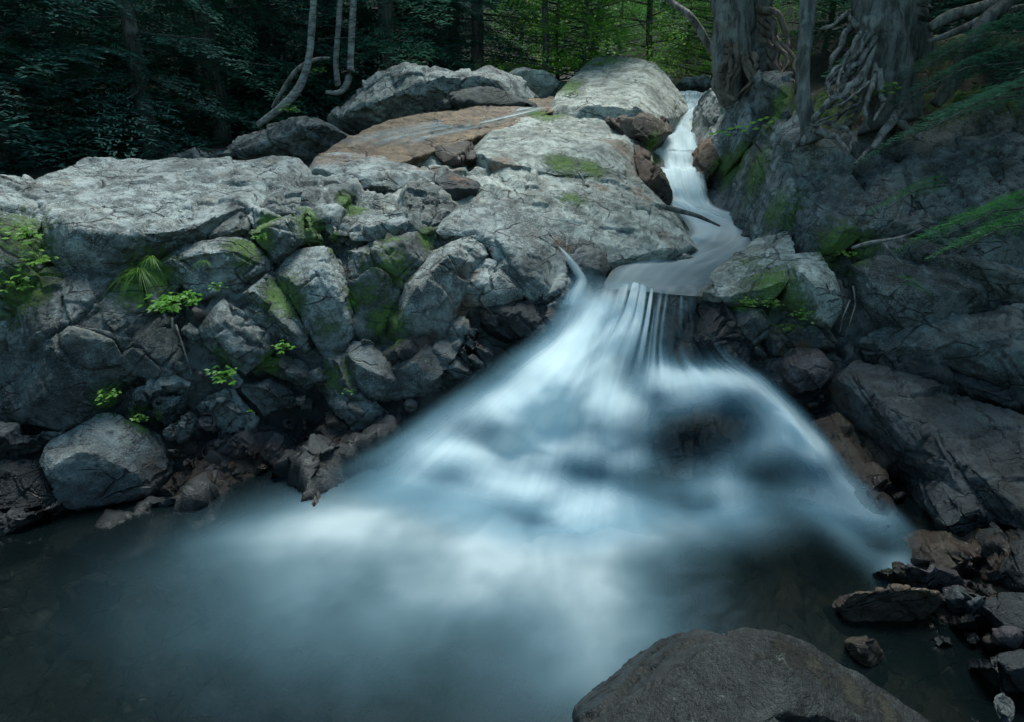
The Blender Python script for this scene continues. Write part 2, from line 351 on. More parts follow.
def block(label, outline, ridge=(), t=.35, mat='rock', Y=None, frac=.9, sc=1., wet=0., rnd=0, name='rock_block', cat='rock', off=.03, group=None, vox=None, moss=0., amp=1., facets=12):
    """a chunk of rock: its face points stand where the photo shows them, its body runs back into the bank"""
    o = np.array(outline, float); oc = o[:, :2].mean(0)
    if Y is None and name != 'stone': o[:, :2] = oc+(o[:, :2]-oc)*(1+np.clip(7/np.abs(o[:, :2]-oc).max(0), .05, .2))
    yo = SY(o[:, 0], o[:, 1]) if Y is None else np.full(len(o), float(Y))
    if o.shape[1] > 2: yo = yo-o[:, 2]
    yo = yo-off
    front = P(o[:, 0], o[:, 1], yo)
    pts = list(front)
    if len(ridge):
        r = np.array(ridge, float); yr = (SY(r[:, 0], r[:, 1]) if Y is None else np.full(len(r), float(Y)))-r[:, 2]-off
        pts += list(P(r[:, 0], r[:, 1], yr))
    back = np.array([0, .75, -.65])*t
    cen = front.mean(0)
    pts += [cen+(q-cen)*.85+back for q in front]
    ym = yo.mean()
    return rock_from_points(name, pts, M[mat], vox or max(.009, ym*.0023), frac, sc, wet, moss, rnd, amp=amp, facets=facets, label=label, category=cat, group=group)

# ================================================================== TERRAIN (bedrock, pool bed, forest floor in one sheet)
gx, gy = np.meshgrid(np.arange(-90, 1110, 15), np.arange(70, 570, 13)); gx, gy = gx.ravel().astype(float), gy.ravel().astype(float)
top = np.interp(gx, [-90,0,60,130,200,280,340,400,450,500,560,620,680,700,740,800,1110], [200,196,180,178,176,174,166,152,125,108,100,82,104,104,80,70,70])
bot = np.interp(gx, [-90,0,100,200,300,400,500,560,620,690,800,900,1000,1110], [560,545,505,482,468,440,420,500,520,500,510,530,560,580])
k = (gy > top) & (gy < bot); T = SP(gx[k], gy[k])+np.where(((gx[k] < 545) & (gy[k] < 430) & (gy[k] > 185))[:, None], np.array([[0, .03, -.025]]), np.array([[0, .10, -.085]]))
extra = []
for x, y, z in [(-4,7.2,1.5),(-3,7.3,1.5),(-2,7.4,1.55),(-1.2,7.7,1.65),(-5,6,1.6),(-6,7,1.7),(-5,8.5,1.75),(-3,8.5,1.8),(-2,8.8,1.9),(-4,10,1.95),(-2.5,10,2.1),(-1,10.6,2.3),(0,11.5,2.6),
 (1,12.6,2.9),(2.4,12.3,2.7),(3.2,13,2.85),(-8,8,1.9),(-8,5,1.5),(-8,3,1.0),(-6,4,1.4),(-5,3,.6),(-5.5,1.5,.3),(-7,12,2.3),(-3,13,2.5),(0,14,2.9),(3,15,3.1),(6,14,3.4),(6,10,3.3),(8,8,3.4),(8,5,2.8),(6,5,2.2),(6,3.5,1.3),(5.5,2,1.0),
 (-12,8,2.6),(-12,14,3.2),(-6,18,3.3),(0,19,3.6),(6,19,4.2),(13,12,4.5),(13,4,4),(-12,2,1.8),(-10,-3,1.5),(8,-3,1.5),(0,-4,1.2),(-3,-3,.9),(3,-3,.9),(0,30,7),(-14,28,7),(14,28,8),(-30,20,8),(30,20,9),(-30,0,5),(30,0,6),(0,45,13),(-30,45,14),(30,45,14),
 (3.6,11.2,2.65),(5,8.6,3.2)]: extra.append((x, y, z))
for x in np.arange(-4.2, 3.4, .6):
    for y in np.arange(0.3, 3.5, .5):
        px, py = proj(np.array([x, y, 0.]))
        sh = np.interp(px, [0,560,850,1024,1500], [570,590,640,650,640])
        if py > sh: extra.append((x, y, -.45 if px < 850 else -.16))
for x, y, z in [(-1.5,-1,.0),(1.5,-1,.1),(0,-1,.3),(.2,.3,.2),(.7,1.0,.1),(3.2,1.2,.1),(3.5,2.0,.1),(3.3,2.8,.05),(4.2,2.8,.7),(-4.2,1,.0),(-4.6,2.4,.1)]: extra.append((x, y, z))
for px, py in [(520,440),(560,540),(640,540),(740,540),(450,470),(380,490),(840,560)]:
    q = P(px, py, Yz(py)); extra.append((q[0], q[1]+.05, -.35))
for px, py, z in [(330,430,-.05),(250,500,-.2),(150,535,-.25),(60,560,-.25),(420,460,-.3)]:
    q = P(px, py, Yz(py)); extra.append((q[0], q[1], z-.1))
T = np.concatenate([T, np.array(extra)])
def stretch(a, b, c, d, h, g):
    mid = np.arange(b, c, h); lo, hi = [], []; s = h; x = b
    while x > a: s *= g; x -= s; lo.append(x)
    s = h; x = mid[-1]
    while x < d: s *= g; x += s; hi.append(x)
    return np.array(lo[::-1]+list(mid)+hi)
def terrain_z(xy):
    out = np.empty(len(xy))
    for i in range(0, len(xy), 4000):
        q = xy[i:i+4000]; d = ((q[:, None]-T[None, :, :2])**2).sum(-1); dm = d.min(1, keepdims=True)
        bw = np.maximum(.012, .8*dm)
        wg = np.exp(-(d-dm)/bw); out[i:i+4000] = (wg*T[None, :, 2]).sum(1)/wg.sum(1)
    return out
xs = stretch(-45, -4.3, 4.6, 45, .03, 1.09); ys = stretch(-8, 2.6, 8, 55, .028, 1.05)
GX, GY = np.meshgrid(xs, ys); tz = terrain_z(np.stack([GX.ravel(), GY.ravel()], -1))
tv = np.stack([GX.ravel(), GY.ravel(), tz], -1)
def grid_faces(nr, nc):
    i = np.arange(nr*nc).reshape(nr, nc)
    return np.stack([i[:-1, :-1], i[:-1, 1:], i[1:, 1:], i[1:, :-1]], -1).reshape(-1, 4)
me = mesh_np('bedrock', tv, grid_faces(len(ys), len(xs)), M['dark'])
n = no(me); near = np.clip((9-tv[:, 1])/3, .15, 1)
tv = tv+n*((rockdisp(tv, 1.5, 1.)+rockdisp(tv+5, .7, .6)*.8)*near)[:, None]
qx_, qy_ = proj(tv); sink = np.clip((qy_-np.interp(qx_, [290, 345, 420, 560, 900], [505, 488, 462, 505, 560]))/10, 0, 1)*((qx_ > 285) & (qx_ < 860) & (tv[:, 1] > 1.5) & (tv[:, 1] < 4.8))
tv[:, 2] = tv[:, 2]*(1-sink)+np.minimum(tv[:, 2], -.18)*sink
me.vertices.foreach_set('co', tv.astype(np.float32).ravel())
m_, r_, w_, l_ = paint(tv); setpaint(me, m_, r_, w_, l_)
me.materials.append(M['ground']); me.materials.append(M['pale']); me.materials.append(M['rock']); me.materials.append(M['mid']); me.materials.append(M['amber'])
cen = tv[grid_faces(len(ys), len(xs))].mean(1); ppx, ppy = proj(cen)
soil = ((cen[:, 1] > 7.6) & (cen[:, 0] < -1.3)) | (cen[:, 1] > 12.2) | (cen[:, 0] < -5) | (cen[:, 0] > 5.2) | ((cen[:, 0] > 2.9) & (cen[:, 1] > 6.6))
pale = (~soil) & (ppx > 380) & (ppx < 690) & (cen[:, 1] > 5.6) & (cen[:, 2] > 1.2)
mi_dark = cen[:, 2] < .45
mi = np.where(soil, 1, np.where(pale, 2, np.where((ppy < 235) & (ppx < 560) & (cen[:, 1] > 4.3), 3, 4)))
mi = np.where(mi_dark & (mi == 4), 0, mi); mi = np.where((cen[:, 2] < .25) & (cen[:, 0] > 1.) & (cen[:, 1] < 4.2), 5, mi)
me.polygons.foreach_set('material_index', mi.astype(np.int32)); me.update()
link('bedrock_ground', me, kind='structure')

# ================================================================== ROCKS
# ---- left ledge
block('flat-topped grey rock cut off by the left edge of the photo', [(-60,186),(0,184),(33,187),(50,205),(46,230),(38,285),(0,330),(-60,330)], [(0,221,.16),(40,217,.12),(-50,225,.16)], t=.6, name='rock_ledge')
block('long smooth grey slab forming the top left of the ledge', [(34,194),(54,172),(85,166),(195,161),(285,163),(320,176),(240,207),(203,233),(150,255),(95,272),(55,268),(46,240)], [(60,222,.22),(85,231,.24),(135,236,.24),(185,229,.2),(240,197,.12)], t=.8, frac=.5, facets=5, name='rock_ledge')
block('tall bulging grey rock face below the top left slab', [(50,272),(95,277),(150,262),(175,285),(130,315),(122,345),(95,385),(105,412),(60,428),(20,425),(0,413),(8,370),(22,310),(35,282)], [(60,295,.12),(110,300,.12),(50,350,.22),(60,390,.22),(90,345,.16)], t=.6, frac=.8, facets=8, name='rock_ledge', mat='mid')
block('pale blunt boulder low at the waterline on the left', [(38,447),(100,413),(120,415),(150,430),(162,450),(166,470),(150,492),(72,503),(58,498),(34,462)], [(82,476,.2),(105,466,.22),(145,452,.18),(70,488,.1)], t=.5, frac=.35, mat='rock', name='boulder', cat='boulder')
block('thin flat rock layer just above the waterline at the left edge', [(-60,420),(0,425),(45,433),(62,431),(40,446),(0,455),(-60,458)], [(10,438,.1)], t=.4, mat='mid')
block('dark wet block left of the pale waterline boulder', [(-60,462),(0,458),(36,455),(60,497),(45,508),(0,505),(-60,510)], [(20,475,.06),(-30,470,.06)], t=.4, mat='dark')
block('low dark slab meeting the pool in the bottom left corner', [(-60,512),(0,506),(55,502),(68,506),(0,541),(-60,560)], [(20,515,.08)], t=.35, mat='dark')
block('jagged dark rock below the grass tuft on the ledge', [(148,312),(112,335),(97,357),(105,383),(135,382),(168,370),(178,350),(172,316)], [(122,345,.12),(152,328,.14),(140,360,.12)], frac=1., mat='mid')
block('rounded grey block wedged above the pale waterline boulder', [(122,402),(130,386),(163,374),(183,385),(170,392),(146,396),(141,415),(125,420)], [(135,395,.1),(160,384,.1)], mat='rock')
block('small cup-shaped stone right above the pale waterline boulder', [(143,399),(152,391),(183,394),(178,410),(157,424),(145,416)], [(150,414,.08),(170,404,.1)], mat='rock')
block('arched block with a light top in the middle of the left face', [(155,256),(175,243),(205,234),(240,238),(262,248),(268,262),(240,276),(222,286),(200,290),(165,270)], [(166,258,.12),(200,249,.18),(245,247,.14)], t=.4, frac=.6)
block('dark pointed block under the top slab edge', [(200,236),(228,208),(246,202),(250,212),(245,228),(225,236),(205,240)], [(215,222,.08),(238,212,.08)], mat='mid')
block('small tilted wedge lying in the notch of the ledge', [(245,204),(272,210),(288,217),(270,224),(252,228)], [(262,210,.1)], mat='rock')
block('dark recessed block below the upper ledge lip', [(253,200),(275,192),(300,188),(325,190),(328,203),(300,213),(275,210)], [(275,193,.06),(310,192,.08)], mat='mid')
block('flat lit slab along the upper lip left of the shallow pool', [(258,186),(300,176),(345,172),(350,182),(325,190),(295,188),(262,200)], [(300,180,.06),(335,178,.06)], mat='rock')
block('dark angular block with a sharp corner near the upper lip', [(318,192),(345,180),(352,184),(345,202),(330,208),(322,203)], [(345,186,.08),(326,199,.03)], mat='mid')
block('broad mossy block split by a fine crack', [(247,230),(268,220),(300,211),(306,214),(308,238),(300,245),(275,258),(262,246)], [(262,228,.12),(303,214,.14),(303,238,.12)], mat='rock')
block('wedge of rock with a bright green mossy face', [(306,213),(326,238),(322,240),(300,243),(309,235)], [(308,214,.13),(312,236,.11)], moss=.8, t=.3)
block('small lit block right of the green mossy wedge', [(316,216),(335,211),(345,222),(350,232),(330,240),(322,228)], [(330,218,.1),(338,232,.1)])
block('large light plate leaning in the middle of the left face', [(271,263),(290,252),(322,241),(331,246),(345,290),(348,330),(338,345),(320,347),(303,312),(286,282)], [(290,276,.13),(325,251,.16),(338,300,.16),(325,335,.1)], t=.45, frac=.45)
block('mossy slanting slab between two dark clefts', [(238,289),(262,276),(276,278),(290,300),(304,338),(300,345),(290,342),(275,322),(250,305)], [(262,292,.12),(278,300,.14),(292,328,.12)], t=.4, frac=.7)
block('broken dark block above the lower bright fern', [(203,332),(208,318),(222,305),(242,308),(256,325),(262,350),(248,367),(228,360),(212,345)], [(230,322,.12),(242,345,.12)], mat='rock')
block('small squarish stone in the cleft beside the mossy slab', [(238,302),(262,300),(278,322),(270,333),(255,325)], [(262,314,.1)], mat='rock')
block('long block with a light crest and dark lower face', [(350,222),(372,215),(402,212),(418,222),(395,232),(378,240),(350,242),(345,232)], [(372,226,.12),(398,222,.12)], mat='rock')
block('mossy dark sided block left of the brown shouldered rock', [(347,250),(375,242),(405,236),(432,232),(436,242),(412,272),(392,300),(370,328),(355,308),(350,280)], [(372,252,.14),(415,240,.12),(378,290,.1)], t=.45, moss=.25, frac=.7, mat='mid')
block('light diagonal ridge rock with a brown weathered shoulder', [(388,308),(420,262),(445,238),(468,230),(482,240),(485,256),(462,290),(442,330),(405,342),(392,330)], [(402,308,.22),(447,252,.26),(472,262,.14),(425,318,.14)], t=.5, frac=.6, mat='rock')
block('dark blocky step right of the long crest block', [(402,208),(420,196),(450,203),(454,212),(425,230),(402,236),(395,222)], [(422,203,.1),(448,208,.1),(405,226,.08)], mat='mid')
block('squarish dark stone on the upper step', [(402,186),(425,182),(438,190),(436,200),(418,200),(403,206)], [(424,187,.08)], mat='mid')
block('dark kite-shaped stone set in pale rock near the orange puddle', [(437,180),(447,172),(462,176),(482,184),(470,190),(448,191)], [(450,176,.05),(458,186,.07)], mat='dark', frac=.2)
block('flat pale block between the steps and the big brown face', [(435,222),(455,206),(490,204),(496,225),(482,238),(452,230),(440,232)], [(465,214,.1),(485,228,.1)], mat='rock', frac=.35)
block('large brownish grey block above the narrow side trickle', [(495,208),(520,200),(545,215),(558,240),(561,265),(548,290),(530,296),(508,268),(484,240)], [(500,238,.14),(530,226,.18),(540,270,.12),(528,286,.12)], t=.5, frac=.4, mat='rock')
block('light wedge-shaped block under the big brownish block', [(457,281),(484,258),(497,263),(524,292),(518,303),(492,306),(470,296)], [(478,278,.14),(500,284,.14)], mat='rock', frac=.7)
block('narrow stone standing beside the trickle outlet', [(548,292),(560,277),(568,283),(564,303),(552,307)], [(558,290,.08)], mat='rock')
block('dark wet block overhanging below the wedge-shaped block', [(480,308),(520,305),(548,298),(560,315),(545,335),(510,340),(485,330)], [(515,312,.1)], mat='dark', wet=.7)
block('light cracked block above the spray on the left bank', [(342,350),(355,343),(370,346),(387,362),(402,385),(395,393),(370,396),(357,382)], [(352,352,.12),(378,372,.14),(368,388,.1)], mat='rock')
block('light slab with a curved dark slot beneath it', [(388,366),(420,352),(444,364),(442,382),(408,393),(396,384)], [(410,366,.12),(432,372,.12)], mat='rock')
block('first of the leaning rock slices above the spray', [(428,356),(446,346),(477,372),(470,380),(448,382)], [(440,356,.1),(462,374,.1)], mat='rock', frac=1.)
block('thin upper rock slice leaning above the spray', [(448,343),(460,342),(484,366),(480,374),(470,368)], [(462,352,.1)], mat='rock', frac=1.)
block('outermost leaning rock slice beside the cascade', [(462,338),(482,342),(494,352),(488,368),(478,358)], [(478,348,.1)], mat='rock', frac=1.)
block('small lit stone on the dark shelf above the rock slices', [(450,336),(456,322),(480,326),(476,340)], [(464,330,.08)], mat='rock')
block('long dark shelf of rock under the diagonal ridge rock', [(395,345),(440,338),(448,342),(425,352),(390,364),(375,352)], [(410,348,.08)], mat='dark')
block('pale crumbling block with bright moss in the cleft', [(324,352),(334,345),(345,352),(360,390),(368,400),(350,402),(332,385)], [(335,358,.1),(350,390,.1)], moss=.3, mat='rock')
block('light fractured corner block hanging over the spray', [(330,400),(345,404),(372,400),(384,410),(360,429),(350,427),(336,412)], [(350,408,.1),(368,408,.1)], mat='rock')
block('brown upright block with a mossy head beside the spray', [(320,420),(333,412),(342,420),(356,448),(356,460),(340,464),(328,444)], [(332,424,.1),(346,450,.1)], mat='brown')
block('small brown stone hanging in the dark cleft', [(296,414),(305,412),(312,424),(308,438),(301,440)], [(304,426,.08)], mat='brown')
block('brown stone at the waterline under the upright block', [(322,470),(338,464),(350,468),(342,477),(325,478)], [(336,469,.06)], mat='brown', wet=.4)
block('light ribbed block among the rubble left of the dark cleft', [(195,400),(215,386),(232,392),(252,412),(248,428),(225,434),(200,430)], [(215,400,.12),(235,412,.12)], mat='rock', frac=1.)
block('rough grey block under the second bright fern', [(240,385),(270,375),(290,385),(305,398),(290,412),(262,412),(250,400)], [(265,386,.1),(285,398,.1)], mat='mid', frac=1.)
block('knobbly dark block right of the lower bright fern', [(250,368),(278,352),(300,362),(308,380),(295,388),(270,376)], [(280,364,.1)], mat='mid')
block('brown layered block in the rubble above the pool', [(195,437),(222,428),(250,430),(262,445),(235,460),(205,464)], [(225,438,.1)], mat='pink', frac=1.)
block('grey stone beside the pale waterline boulder', [(160,428),(185,408),(198,418),(196,432),(175,444)], [(180,424,.1)], mat='rock')
block('flat reddish shelf at the pool edge right of the pale boulder', [(152,494),(172,470),(205,468),(240,470),(262,478),(210,486),(170,500)], [(200,474,.06)], mat='brown', wet=.5)
block('wet grey stone at the foot of the dark cleft', [(262,440),(275,432),(285,442),(290,462),(275,468),(262,458)], [(274,446,.06)], mat='pink', wet=.3)
# many small stones in the dark clefts: they all look alike
k = 0
for (px, py, r) in [(172,452,8),(185,462,7),(210,470,7),(228,466,8),(246,455,7),(262,468,8),(280,475,6),(300,468,8),(312,455,7),(168,432,6),(206,420,5),(300,345,6),(186,300,6),(196,312,7),(190,330,8),(180,365,7),(198,376,8),
                    (320,375,7),(300,400,6),(285,425,7),(235,380,6),(366,340,7),(410,405,6),(375,432,6),(95,400,5),(352,470,6),(255,345,6),(182,345,5),(308,440,5),(328,460,6)]:
    a = rng.uniform(0, 6.28, 6); a.sort()
    out = [(px+r*rng.uniform(.8, 1.3)*math.cos(q), py+r*rng.uniform(.7, 1.)*math.sin(q)) for q in a]
    block('small dark angular stone wedged in the clefts of the left bank', out, [(px-1, py-1, .06)], t=.12, mat=('mid', 'pink', 'rock')[k % 3], name='stone', cat='stone', group='small stones wedged in the left bank', off=.05); k += 1
# ---- central slabs
block('topmost broad pale slab beside the upper falls', [(545,112),(560,96),(585,72),(600,63),(640,62),(662,72),(672,92),(684,108),(676,128),(660,133),(640,130),(600,117),(560,120)], [(590,108,.5),(640,112,.8),(668,112,.5)], t=1.2, mat='pale', frac=.25, name='rock_slab', off=.1)
block('dark overhanging nose below the topmost pale slab', [(612,118),(640,112),(664,120),(668,134),(650,137),(625,131)], [(640,122,.5)], mat='brown', off=.4, wet=.3)
block('smooth pale middle slab sloping towards the viewer', [(440,158),(475,132),(540,119),(595,118),(632,132),(650,150),(655,178),(600,172),(500,168)], [(540,150,.2),(610,150,.25),(640,160,.2)], t=.9, mat='pale', frac=.25, name='rock_slab', off=.06)
block('wide rough slab running down to the head of the main cascade', [(480,172),(520,160),(600,166),(652,182),(676,215),(692,242),(650,254),(605,268),(578,264),(558,235),(515,198)], [(560,196,.14),(620,205,.2),(650,230,.18),(600,250,.12)], t=.8, mat='pale', frac=.5, name='rock_slab', off=.04)
block('reddish brown slab rim along the upper falls', [(632,140),(648,148),(656,170),(668,196),(650,186),(640,165)], [(650,165,.15)], mat='brown', off=.15, wet=.3)
block('flat pale rock between the puddle and the left ledge', [(300,163),(345,152),(400,162),(432,170),(434,186),(400,184),(350,180)], [(350,165,.08),(400,172,.08)], mat='rock', frac=.4, t=.5)
block('rough rock knob between trickle and main cascade', [(565,232),(585,240),(612,262),(600,278),(582,275),(568,255)], [(585,255,.14)], mat='mid', wet=.3)
block('wet brown bed of the side channel with white rills over it', [(322,150),(345,136),(390,124),(440,114),(500,106),(550,102),(548,114),(500,128),(450,146),(400,158),(340,160)], [], Y=None, t=.5, mat='amber', wet=.3, frac=.5, facets=0, name='rock_ledge', off=-.08, amp=.6)
block('rusty wet knob at the outlet of the side channel', [(438,150),(450,141),(470,143),(482,151),(470,157),(448,158)], [(460,146,.08)], mat='brown', wet=.6)
# ---- ledge behind the side channel
block('dark low ledge running back under the birch trees', [(150,163),(210,150),(290,126),(345,104),(365,112),(340,130),(290,158),(255,170),(180,170)], [(250,150,.2),(320,124,.2)], Y=8.6, t=1., mat='mid', frac=.8, name='rock_ledge', sc=1.5)
block('long humped grey ledge behind the side channel', [(325,116),(350,92),(375,72),(400,63),(440,68),(490,68),(520,78),(545,98),(530,112),(440,126),(370,136),(335,130)], [(400,92,.7),(440,80,.9),(475,80,.9),(515,90,.5),(350,112,.4)], Y=10.0, t=1.6, mat='rock', frac=.55, facets=6, name='rock_ledge', sc=1.6)
block('dark mossy undercut face below the long humped ledge', [(418,118),(425,104),(445,92),(490,84),(520,92),(545,100),(540,112),(500,118),(450,128)], [(450,102,.25),(510,100,.25)], Y=9.25, t=.9, mat='dark', moss=.3, frac=1.2, name='rock_ledge', sc=1.4)
block('smooth rounded rock right of the long humped ledge', [(495,70),(525,66),(550,70),(562,80),(552,96),(545,104),(525,92)], [(530,78,.2)], Y=10.9, t=1., mat='pale', frac=.2, sc=1.5, name='boulder', cat='boulder')
block('small dark-fronted boulder at the head of the upper falls', [(672,80),(685,73),(705,73),(714,84),(710,93),(680,92)], [(690,82,.3),(704,82,.3)], Y=12.2, t=.8, mat='rock', frac=.3, sc=1.5, name='boulder', cat='boulder')
block('small pale stone left of the boulder at the head of the falls', [(662,74),(670,72),(676,80),(674,88),(666,88)], [(669,80,.1)], Y=11.6, t=.3, mat='pale', name='stone', cat='stone')
# ---- right bank
block('upright boulder under the big old stump by the upper falls', [(700,105),(716,88),(745,86),(752,100),(756,128),(738,150),(722,172),(704,165),(694,140)], [(716,124,.35),(745,118,.2),(705,150,.3)], t=.8, mat='rock', frac=.4, name='boulder', cat='boulder')
block('brown block leaning against the upright boulder', [(697,150),(715,138),(718,160),(708,176),(698,172)], [(706,152,.2)], mat='brown', off=.35)
block('square block beneath the stump roots', [(748,72),(790,76),(802,98),(800,118),(775,112),(752,100)], [(760,84,.2),(785,90,.2)], mat='mid', t=.6)
block('lichen-spotted boulder above the upper pool', [(738,182),(748,156),(765,142),(785,150),(798,178),(800,225),(790,240),(768,232),(750,208)], [(758,160,.2),(772,190,.24),(784,222,.15)], t=.6, mat='rock', frac=.4, name='boulder', cat='boulder')
block('ledge of grey rock carrying the thin tree', [(762,140),(778,116),(800,112),(840,130),(862,160),(850,170),(806,172),(785,155)], [(790,138,.16),(830,150,.2)], t=.5, mat='rock', frac=.5, name='rock_ledge')
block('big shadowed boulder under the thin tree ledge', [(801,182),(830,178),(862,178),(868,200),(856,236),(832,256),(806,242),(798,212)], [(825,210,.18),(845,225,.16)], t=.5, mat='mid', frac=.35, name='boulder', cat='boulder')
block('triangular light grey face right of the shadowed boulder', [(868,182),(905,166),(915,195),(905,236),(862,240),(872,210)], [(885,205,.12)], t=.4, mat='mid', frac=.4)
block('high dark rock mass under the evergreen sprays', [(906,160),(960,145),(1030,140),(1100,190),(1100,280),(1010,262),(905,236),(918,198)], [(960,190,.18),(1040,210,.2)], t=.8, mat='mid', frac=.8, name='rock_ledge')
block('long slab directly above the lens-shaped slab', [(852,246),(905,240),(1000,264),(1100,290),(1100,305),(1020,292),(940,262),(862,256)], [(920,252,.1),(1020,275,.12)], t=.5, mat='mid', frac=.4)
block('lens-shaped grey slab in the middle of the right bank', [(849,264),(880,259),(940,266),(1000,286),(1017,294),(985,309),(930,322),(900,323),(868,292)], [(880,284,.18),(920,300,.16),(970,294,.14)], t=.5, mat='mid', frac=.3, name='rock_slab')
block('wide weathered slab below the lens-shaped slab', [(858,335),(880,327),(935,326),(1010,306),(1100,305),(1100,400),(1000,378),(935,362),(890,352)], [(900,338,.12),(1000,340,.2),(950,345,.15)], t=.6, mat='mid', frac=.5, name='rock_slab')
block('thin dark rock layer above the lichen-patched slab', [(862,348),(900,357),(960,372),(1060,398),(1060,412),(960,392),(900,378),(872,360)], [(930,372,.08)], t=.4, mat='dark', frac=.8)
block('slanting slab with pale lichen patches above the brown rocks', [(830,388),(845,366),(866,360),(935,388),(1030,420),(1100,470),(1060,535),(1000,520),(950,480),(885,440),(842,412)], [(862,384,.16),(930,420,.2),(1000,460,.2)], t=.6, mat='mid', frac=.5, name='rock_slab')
block('pale trapezoid rock at the lip of the main cascade', [(704,288),(730,271),(764,236),(788,240),(797,264),(782,290),(765,301),(722,297)], [(716,294,.06),(758,264,.16),(775,284,.16)], t=.4, mat='pale', frac=.4, name='boulder', cat='boulder')
block('rounded grey rock behind the cascade lip rock', [(785,264),(800,253),(822,255),(832,275),(843,302),(838,322),(812,314),(792,292)], [(800,272,.16),(822,292,.18)], t=.4, mat='pale', frac=.25, name='boulder', cat='boulder')
block('mossy rubble block hanging under the cascade lip rock', [(728,312),(745,302),(768,306),(775,325),(755,340),(732,330)], [(750,315,.1)], mat='mid', moss=.2)
block('dark wet wall right beside the falling streams', [(702,300),(725,302),(730,330),(752,350),(740,372),(715,355),(700,330)], [(718,325,.05)], mat='dark', wet=.9, t=.4)
block('pinkish angular rock on the right of the cascade', [(780,362),(795,348),(820,350),(833,368),(820,388),(800,392),(784,378)], [(798,366,.14),(815,372,.12)], mat='pink', name='boulder', cat='boulder')
block('dark rock filling the hollow above the pinkish rock', [(765,328),(800,322),(835,330),(840,345),(800,345),(775,350)], [(800,332,.06)], mat='dark')
block('small orange brown rock close to the rushing water', [(754,402),(775,396),(798,412),(800,430),(784,428),(762,416)], [(778,408,.08)], mat='brown', wet=.3)
block('tall rust-coloured rock with a grey patch by the cascade foot', [(815,428),(840,416),(860,428),(884,468),(884,496),(868,496),(838,468),(812,446)], [(838,432,.12),(864,470,.12)], mat='amber', frac=1.)
block('low rust-coloured rock skirting the water on the right', [(822,466),(842,464),(876,498),(905,524),(880,520),(838,492)], [(848,478,.1)], mat='dark', frac=1., wet=.3)
block('brown slab tucked under the lichen-patched slab', [(868,428),(900,434),(930,452),(912,470),(888,462),(872,444)], [(898,446,.08)], mat='brown')
block('dark faceted rock with a sharp edge on the lower right bank', [(912,470),(932,454),(985,498),(1003,530),(955,528),(922,498)], [(945,480,.14),(975,512,.12)], mat='mid', t=.4)
block('mossy brown stone at the right water edge', [(905,540),(930,530),(975,545),(988,568),(945,580),(910,560)], [(940,545,.12)], mat='amber', frac=.8, moss=.2)
block('large dark boulder cut off by the right edge of the photo', [(985,545),(1015,528),(1100,540),(1100,600),(1020,598),(992,575)], [(1030,552,.2)], mat='dark', t=.5, name='boulder', cat='boulder')
block('rock with a purple wet sheen beside the last small stream', [(905,562),(930,566),(975,578),(990,596),(950,602),(915,590)], [(945,580,.08)], mat='pink', Y=3.02, wet=.6, t=.3)
block('brown flaky stone lying near the stick', [(956,618),(975,610),(990,618),(985,634),(965,636)], [(975,618,.05)], mat='brown', Y=2.68, t=.25, name='stone', cat='stone')
block('upright pointed stone beside the stick on the right shore', [(965,600),(978,585),(990,604),(988,622),(970,622)], [(978,604,.08)], mat='mid', Y=2.72, t=.25, name='stone', cat='stone')
block('small rounded wet stone between the reddish rock and the stick', [(930,640),(948,630),(962,640),(958,655),(938,658)], [(946,642,.04)], mat='dark', Y=2.62, t=.2, name='stone', cat='stone')
block('low mossy stone just above the reddish submerged rock', [(880,570),(905,562),(925,572),(918,584),(890,586)], [(902,572,.04)], mat='brown', Y=3.05, t=.2, name='stone', cat='stone', moss=.3, wet=.4)
block('flat dark stone at the water line by the bottom right corner', [(985,660),(1015,655),(1060,670),(1060,720),(1000,700)], [(1020,670,.05)], mat='dark', Y=2.35, t=.3, name='stone', cat='stone', wet=.4)
block('pale grey pebble at the very bottom right corner', [(998,704),(1008,701),(1016,708),(1010,715),(1000,712)], [(1006,706,.015)], mat='pale', Y=2.13, t=.06, name='stone', cat='stone')
block('dark shore rock under the right edge of the photo', [(992,600),(1030,592),(1100,600),(1100,680),(1030,660),(1000,630)], [(1040,620,.1)], mat='dark', Y=2.6, t=.5)
k = 0
for (px, py, r, Y) in [(938,606,9,2.85),(918,600,8,2.95),(960,596,10,2.85),(985,588,12,2.85),(1005,578,11,2.95),(950,575,9,3.05),(930,560,8,3.2),(968,560,9,3.15),(1010,640,13,2.5),(990,642,8,2.6),(975,640,7,2.62),(1012,612,10,2.65),(915,540,7,3.45),(890,528,7,3.6),
                       (860,505,8,3.95),(845,470,7,4.3),(900,500,8,3.9),(790,440,7,4.6),(812,405,7,4.8),(822,398,6,4.85),(765,385,6,4.95),(745,372,6,5.05),(760,352,7,5.15),(780,345,6,5.15)]:
    a = rng.uniform(0, 6.28, 7); a.sort()
    out = [(px+r*rng.uniform(.9, 1.5)*math.cos(q), py+r*rng.uniform(.6, .9)*math.sin(q)) for q in a]
    block('small angular wet stone in the rusty jumble of the lower right bank', out, [(px-1, py-1, .05)], t=.12, mat=('brown', 'dark', 'pink')[k % 3], Y=Y, name='stone', cat='stone', group='rusty stones jumbled along the right waterline', off=.0, facets=6); k += 1
